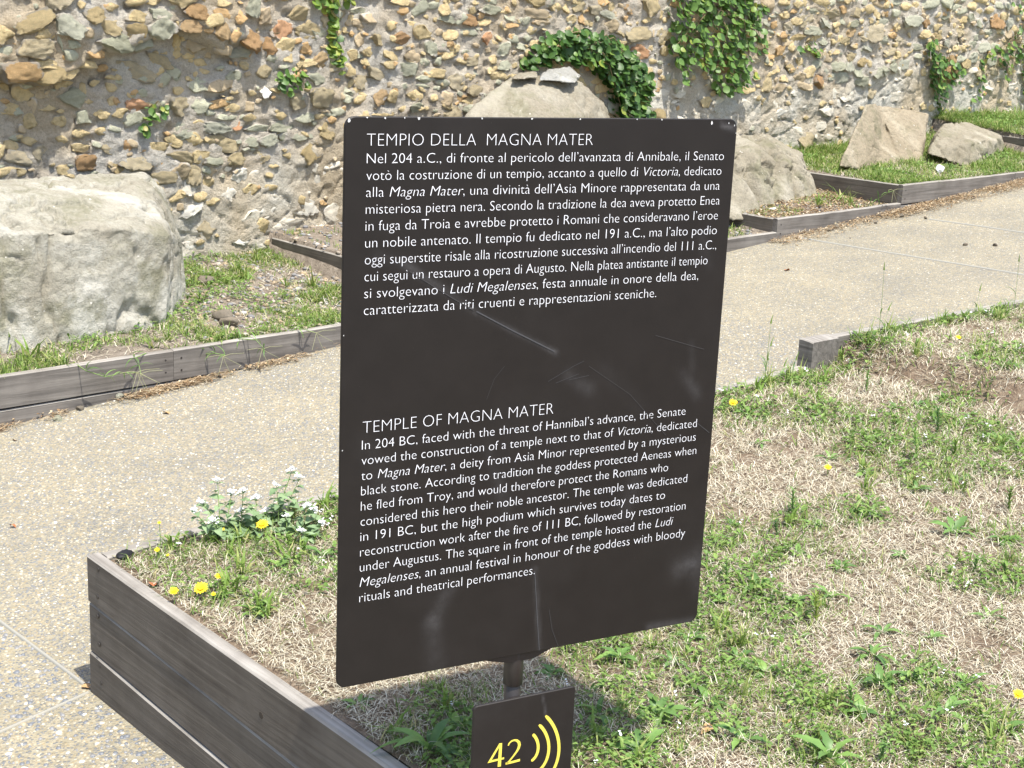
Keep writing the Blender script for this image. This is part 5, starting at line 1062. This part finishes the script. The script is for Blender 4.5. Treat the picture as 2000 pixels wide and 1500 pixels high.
IT = [("Nel 204 a.C., di fronte al pericolo dell’avanzata di Annibale, il Senato", (), 1413), ("votò la costruzione di un tempio, accanto a quello di Victoria, dedicato", ('Victoria',), 1408), ("alla Magna Mater, una divinità dell’Asia Minore rappresentata da una", ('Magna Mater',), 1405),
      ("misteriosa pietra nera. Secondo la tradizione la dea aveva protetto Enea", (), 1405), ("in fuga da Troia e avrebbe protetto i Romani che consideravano l’eroe", (), 1401), ("un nobile antenato. Il tempio fu dedicato nel 191 a.C., ma l’alto podio", (), 1399), ("oggi superstite risale alla ricostruzione successiva all’incendio del 111 a.C.,", (), 1398),
      ("cui seguì un restauro a opera di Augusto. Nella platea antistante il tempio", (), 1381), ("si svolgevano i Ludi Megalenses, festa annuale in onore della dea,", ('Ludi Megalenses',), 1363), ("caratterizzata da riti cruenti e rappresentazioni sceniche.", (), 1281)]
EN = [("In 204 BC, faced with the threat of Hannibal’s advance, the Senate", (), 1338), ("vowed the construction of a temple next to that of Victoria, dedicated", ('Victoria',), 1360), ("to Magna Mater, a deity from Asia Minor represented by a mysterious", ('Magna Mater',), 1358), ("black stone. According to tradition the goddess protected Aeneas when", (), 1359), ("he fled from Troy, and would therefore protect the Romans who", (), 1304),
      ("considered this hero their noble ancestor. The temple was dedicated", (), 1341), ("in 191 BC, but the high podium which survives today dates to", (), 1298), ("reconstruction work after the fire of 111 BC, followed by restoration", (), 1338), ("under Augustus. The square in front of the temple hosted the Ludi", ('Ludi',), 1311), ("Megalenses, an annual festival in honour of the goddess with bloody", ('Megalenses',), 1337), ("rituals and theatrical performances.", (), 1044)]
set_line("TEMPIO DELLA  MAGNA MATER", (), 716, 285.2, 1157, 25, -0.027, 'heading')
for i, (b, it, e) in enumerate(IT): set_line(b, it, 716 - 0.62 * i, 319.2 + 32.95 * i, e, 20.0)
set_line("TEMPLE OF MAGNA MATER", (), 708, 846.5, 1080, 23.5, -0.027, 'heading')
for i, (b, it, e) in enumerate(EN): set_line(b, it, 706.5 - 0.5 * i, 878.5 + 29.8 * i, e, 18.3)
# scratches and paint chips
def ribbon(pts, w, mat, name, plate_o=None, z=0.0007):
    P = np.array([on_sign(*q) for q in pts]); P[:, 1] *= -1; n = len(P); V = []
    for i in range(n):
        d = P[min(i + 1, n - 1)] - P[max(i - 1, 0)]; d /= np.linalg.norm(d); s = np.array([-d[1], d[0]]) * (w[i] if hasattr(w, '__len__') else w) / 2; V += [(*(P[i] - s), z), (*(P[i] + s), z)]
    T = []
    for i in range(n - 1): T += [(2 * i, 2 * i + 2, 2 * i + 3), (2 * i, 2 * i + 3, 2 * i + 1)]
    o = link(name, mesh_tris(name, np.array(V), np.array(T), [mat]), plate_o or sgn); o.matrix_local = Matrix.Translation(Vector(s0) - (SB if plate_o is None else Vector(plate_o.location))) @ PMAT; return o
MAT_SCR = solid('scratch_grey', (0.07, 0.07, 0.073), 0.7); MAT_SCR2 = solid('faint_scratch', (0.05, 0.047, 0.047), 0.7)
for pts, w, m_ in (([(800, 530), (880, 580), (925, 606)], .0014, MAT_SCR2), ([(930, 608), (1000, 645), (1082, 686)], .0018, MAT_SCR), ([(1044, 1115), (1048, 1190), (1053, 1270)], .0012, MAT_SCR), ([(1030, 1050), (1042, 1095)], .0007, MAT_SCR2), ([(1072, 1190), (1078, 1230), (1090, 1262)], .0008, MAT_SCR2), ([(1280, 655), (1350, 675), (1375, 682)], .0008, MAT_SCR2), ([(1070, 745), (1120, 715), (1140, 705)], .0009, MAT_SCR2), ([(1085, 748), (1130, 730)], .0009, MAT_SCR2), ([(1110, 742), (1150, 733)], .0009, MAT_SCR2), ([(950, 780), (965, 740), (985, 715)], .0007, MAT_SCR2), ([(1150, 715), (1230, 770), (1300, 850)], .0007, MAT_SCR2), ([(1360, 825), (1385, 845)], .0008, MAT_SCR)):
    ribbon(pts, w, m_, 'scratch')
for px, py, r in ((681, 236, 3.2), (716.5, 228.5, 2.2), (752, 229.5, 2.6), (790, 228.6, 2), (818, 229.5, 3.2), (941, 230, 2.4), (1039, 231, 2.6), (1133, 232.3, 2), (1244, 232.4, 1.8), (1292, 233, 2), (1390, 240, 3.6), (1423, 241, 1.6), (1434, 245.5, 1.6), (1437, 260, 1), (671, 655, 1.2), (668.5, 880, 1.4)):
    cu_, cv_ = on_sign(px, py); V = [(cu_, -cv_, 0.0008)]; r_ = r / 1158; K = 7
    for k in range(K): a_ = 2 * math.pi * k / K; q = r_ * random.uniform(.5, 1.2); V.append((min(max(cu_ + q * math.cos(a_) * .8, 0.001), SW - .001), min(-cv_ + q * math.sin(a_) * 1.2, -0.0004), 0.0008))
    o = link('paint_chip', mesh_tris('paint_chip', np.array(V), np.array([(0, 1 + k, 1 + (k + 1) % K) for k in range(K)]), [MAT_CHIP]), sgn); o.matrix_local = Matrix.Translation(Vector(s0) - SB) @ PMAT
# post, collar and bracket under the panel
MAT_POST = solid('post_paint', (0.028, 0.023, 0.021), 0.42, 0.5)
def cyl(name, r, z0, z1, mat, seg=28, bev=0.0012):
    bm = bmesh.new(); rings = []
    for rr, zz in ((r - bev, z0), (r, z0 + bev), (r, z1 - bev), (r - bev, z1)): rings.append([bm.verts.new((rr * math.cos(2 * math.pi * k / seg), rr * math.sin(2 * math.pi * k / seg), zz)) for k in range(seg)])
    for A, Bq in zip(rings, rings[1:]):
        for k in range(seg): bm.faces.new((A[k], A[(k + 1) % seg], Bq[(k + 1) % seg], Bq[k]))
    bm.faces.new(list(reversed(rings[0]))); bm.faces.new(rings[-1]); me = bm_mesh(name, bm, [mat]); me.polygons.foreach_set('use_smooth', [len(p_.vertices) == 4 for p_ in me.polygons]); return link(name, me, sgn)
zb = s0[2] - SH - SB.z
zj = zb - 0.061
cyl('post', 0.0135, -0.3, zj + 0.02, MAT_POST); cyl('post_collar', 0.0162, zj, zb + 0.02, MAT_POST)
bm = bmesh.new(); prof = [(-0.100, 0.012), (-0.060, -0.006), (-0.022, -0.016), (0.022, -0.016), (0.050, -0.006), (0.086, 0.006), (0.105, 0.014), (0.105, 0.05), (-0.100, 0.05)]
for yy in (-0.013, 0.014): [bm.verts.new((x, z_, yy)) for x, z_ in prof]
bm.verts.ensure_lookup_table(); N = len(prof); bm.faces.new(bm.verts[:N][::-1]); bm.faces.new(bm.verts[N:])
for k in range(N): bm.faces.new((bm.verts[k], bm.verts[(k + 1) % N], bm.verts[N + (k + 1) % N], bm.verts[N + k]))
bmesh.ops.recalc_face_normals(bm, faces=bm.faces[:]); bmesh.ops.bevel(bm, geom=bm.edges[:], offset=0.002, segments=2, affect='EDGES')
br = link('bracket', bm_mesh('bracket', bm, [MAT_DARKM]), sgn); br.matrix_local = Matrix.Translation((0, 0, zb)) @ PMAT @ Matrix.Translation((0.006, 0, 0.002))
# the audio guide number plate clamped to the same post
pl0 = on_sign(926, 1381); pw = on_sign(1124.5, 1342)[0] - pl0[0]
plate = empty('number_plate', SB + Vector((0, 0, 0.05)), 'small brown square plate numbered 42 with yellow sound waves below the panel', 'sign'); PB = Vector(plate.location)
def plate_dust(u, v):
    uu, vv = u + pl0[0], v + pl0[1]; d = 0.35 * np.exp(-(seg_d(uu, vv, on_sign(1060, 1360), on_sign(1067, 1400)) / .002) ** 2); return np.clip(d + 0.08 * np.clip(fbm(np.stack([uu, vv, 0 * uu], -1), 20.0, 4, 0.6, 75.0), 0, 1) + 0.03, 0, 1)
po = rounded_panel('plate', pw, pw * 1.0, 0.006, 0.006, plate, Vector(s0 + su * pl0[0] - np.array([0, 0, pl0[1]])) - PB, MAT_PANEL, plate_dust, 40, 40)
cz = lambda x, y: (880 + x / 5.77, 1240 + y / 5.77)
def glyph_poly(name, polys):
    bm = bmesh.new()
    for j, poly in enumerate(polys):
        q = [on_sign(*cz(*p_)) for p_ in poly]; f = bm.faces.new([bm.verts.new((u_, -v_, 0.0006 + 0.0001 * j)) for u_, v_ in q])
    bmesh.ops.triangulate(bm, faces=bm.faces[:]); bmesh.ops.recalc_face_normals(bm, faces=bm.faces[:]); o = link(name, bm_mesh(name, bm, [MAT_YINK]), plate); o.matrix_local = Matrix.Translation(Vector(s0) - PB) @ PMAT; return o
glyph_poly('numeral', [[(548, 1220), (580, 1216), (566, 1480), (528, 1486)], [(548, 1220), (566, 1230), (452, 1424), (414, 1444)], [(414, 1444), (430, 1416), (602, 1376), (600, 1398)]])
def var_ribbon(name, pts, ws):
    P = np.array([cz(*q) for q in pts]); o = ribbon([tuple(q) for q in P], [w / 5.77 / 1158 for w in ws], MAT_YINK, name, plate, 0.0006); return o
var_ribbon('numeral', [(648, 1246), (660, 1218), (684, 1196), (716, 1184), (746, 1188), (768, 1208), (774, 1240), (764, 1276), (740, 1318), (704, 1366), (664, 1416), (626, 1456)], [16, 18, 20, 22, 28, 34, 36, 32, 26, 22, 20, 22])
var_ribbon('numeral', [(618, 1450), (700, 1430), (780, 1408)], [26, 28, 30])
def arc(cx, cy, rx, ry, a0, a1, w):
    n = 26; var_ribbon('sound_wave', [(cx + rx * math.cos(math.radians(a0 + (a1 - a0) * i / n)), cy + ry * math.sin(math.radians(a0 + (a1 - a0) * i / n))) for i in range(n + 1)], [w * (0.55 if i in (0, n) else 1) for i in range(n + 1)])
arc(838, 1262, 148, 178, -54, 62, 36); arc(838, 1268, 268, 318, -54, 60, 37); arc(838, 1270, 382, 452, -53, 60, 38)
bm = bmesh.new(); bmesh.ops.create_cube(bm, size=1.0); bmesh.ops.scale(bm, vec=(0.05, 0.05, 0.016), verts=bm.verts[:]); bmesh.ops.bevel(bm, geom=bm.edges[:], offset=0.003, segments=2, affect='EDGES')
cl = link('clamp', bm_mesh('clamp', bm, [MAT_DARKM]), plate); q = s0 + su * pu; cl.matrix_local = Matrix.Translation(Vector((q[0] - sn[0] * .0145, q[1] - sn[1] * .0145, SB.z + 0.12)) - PB) @ PMAT
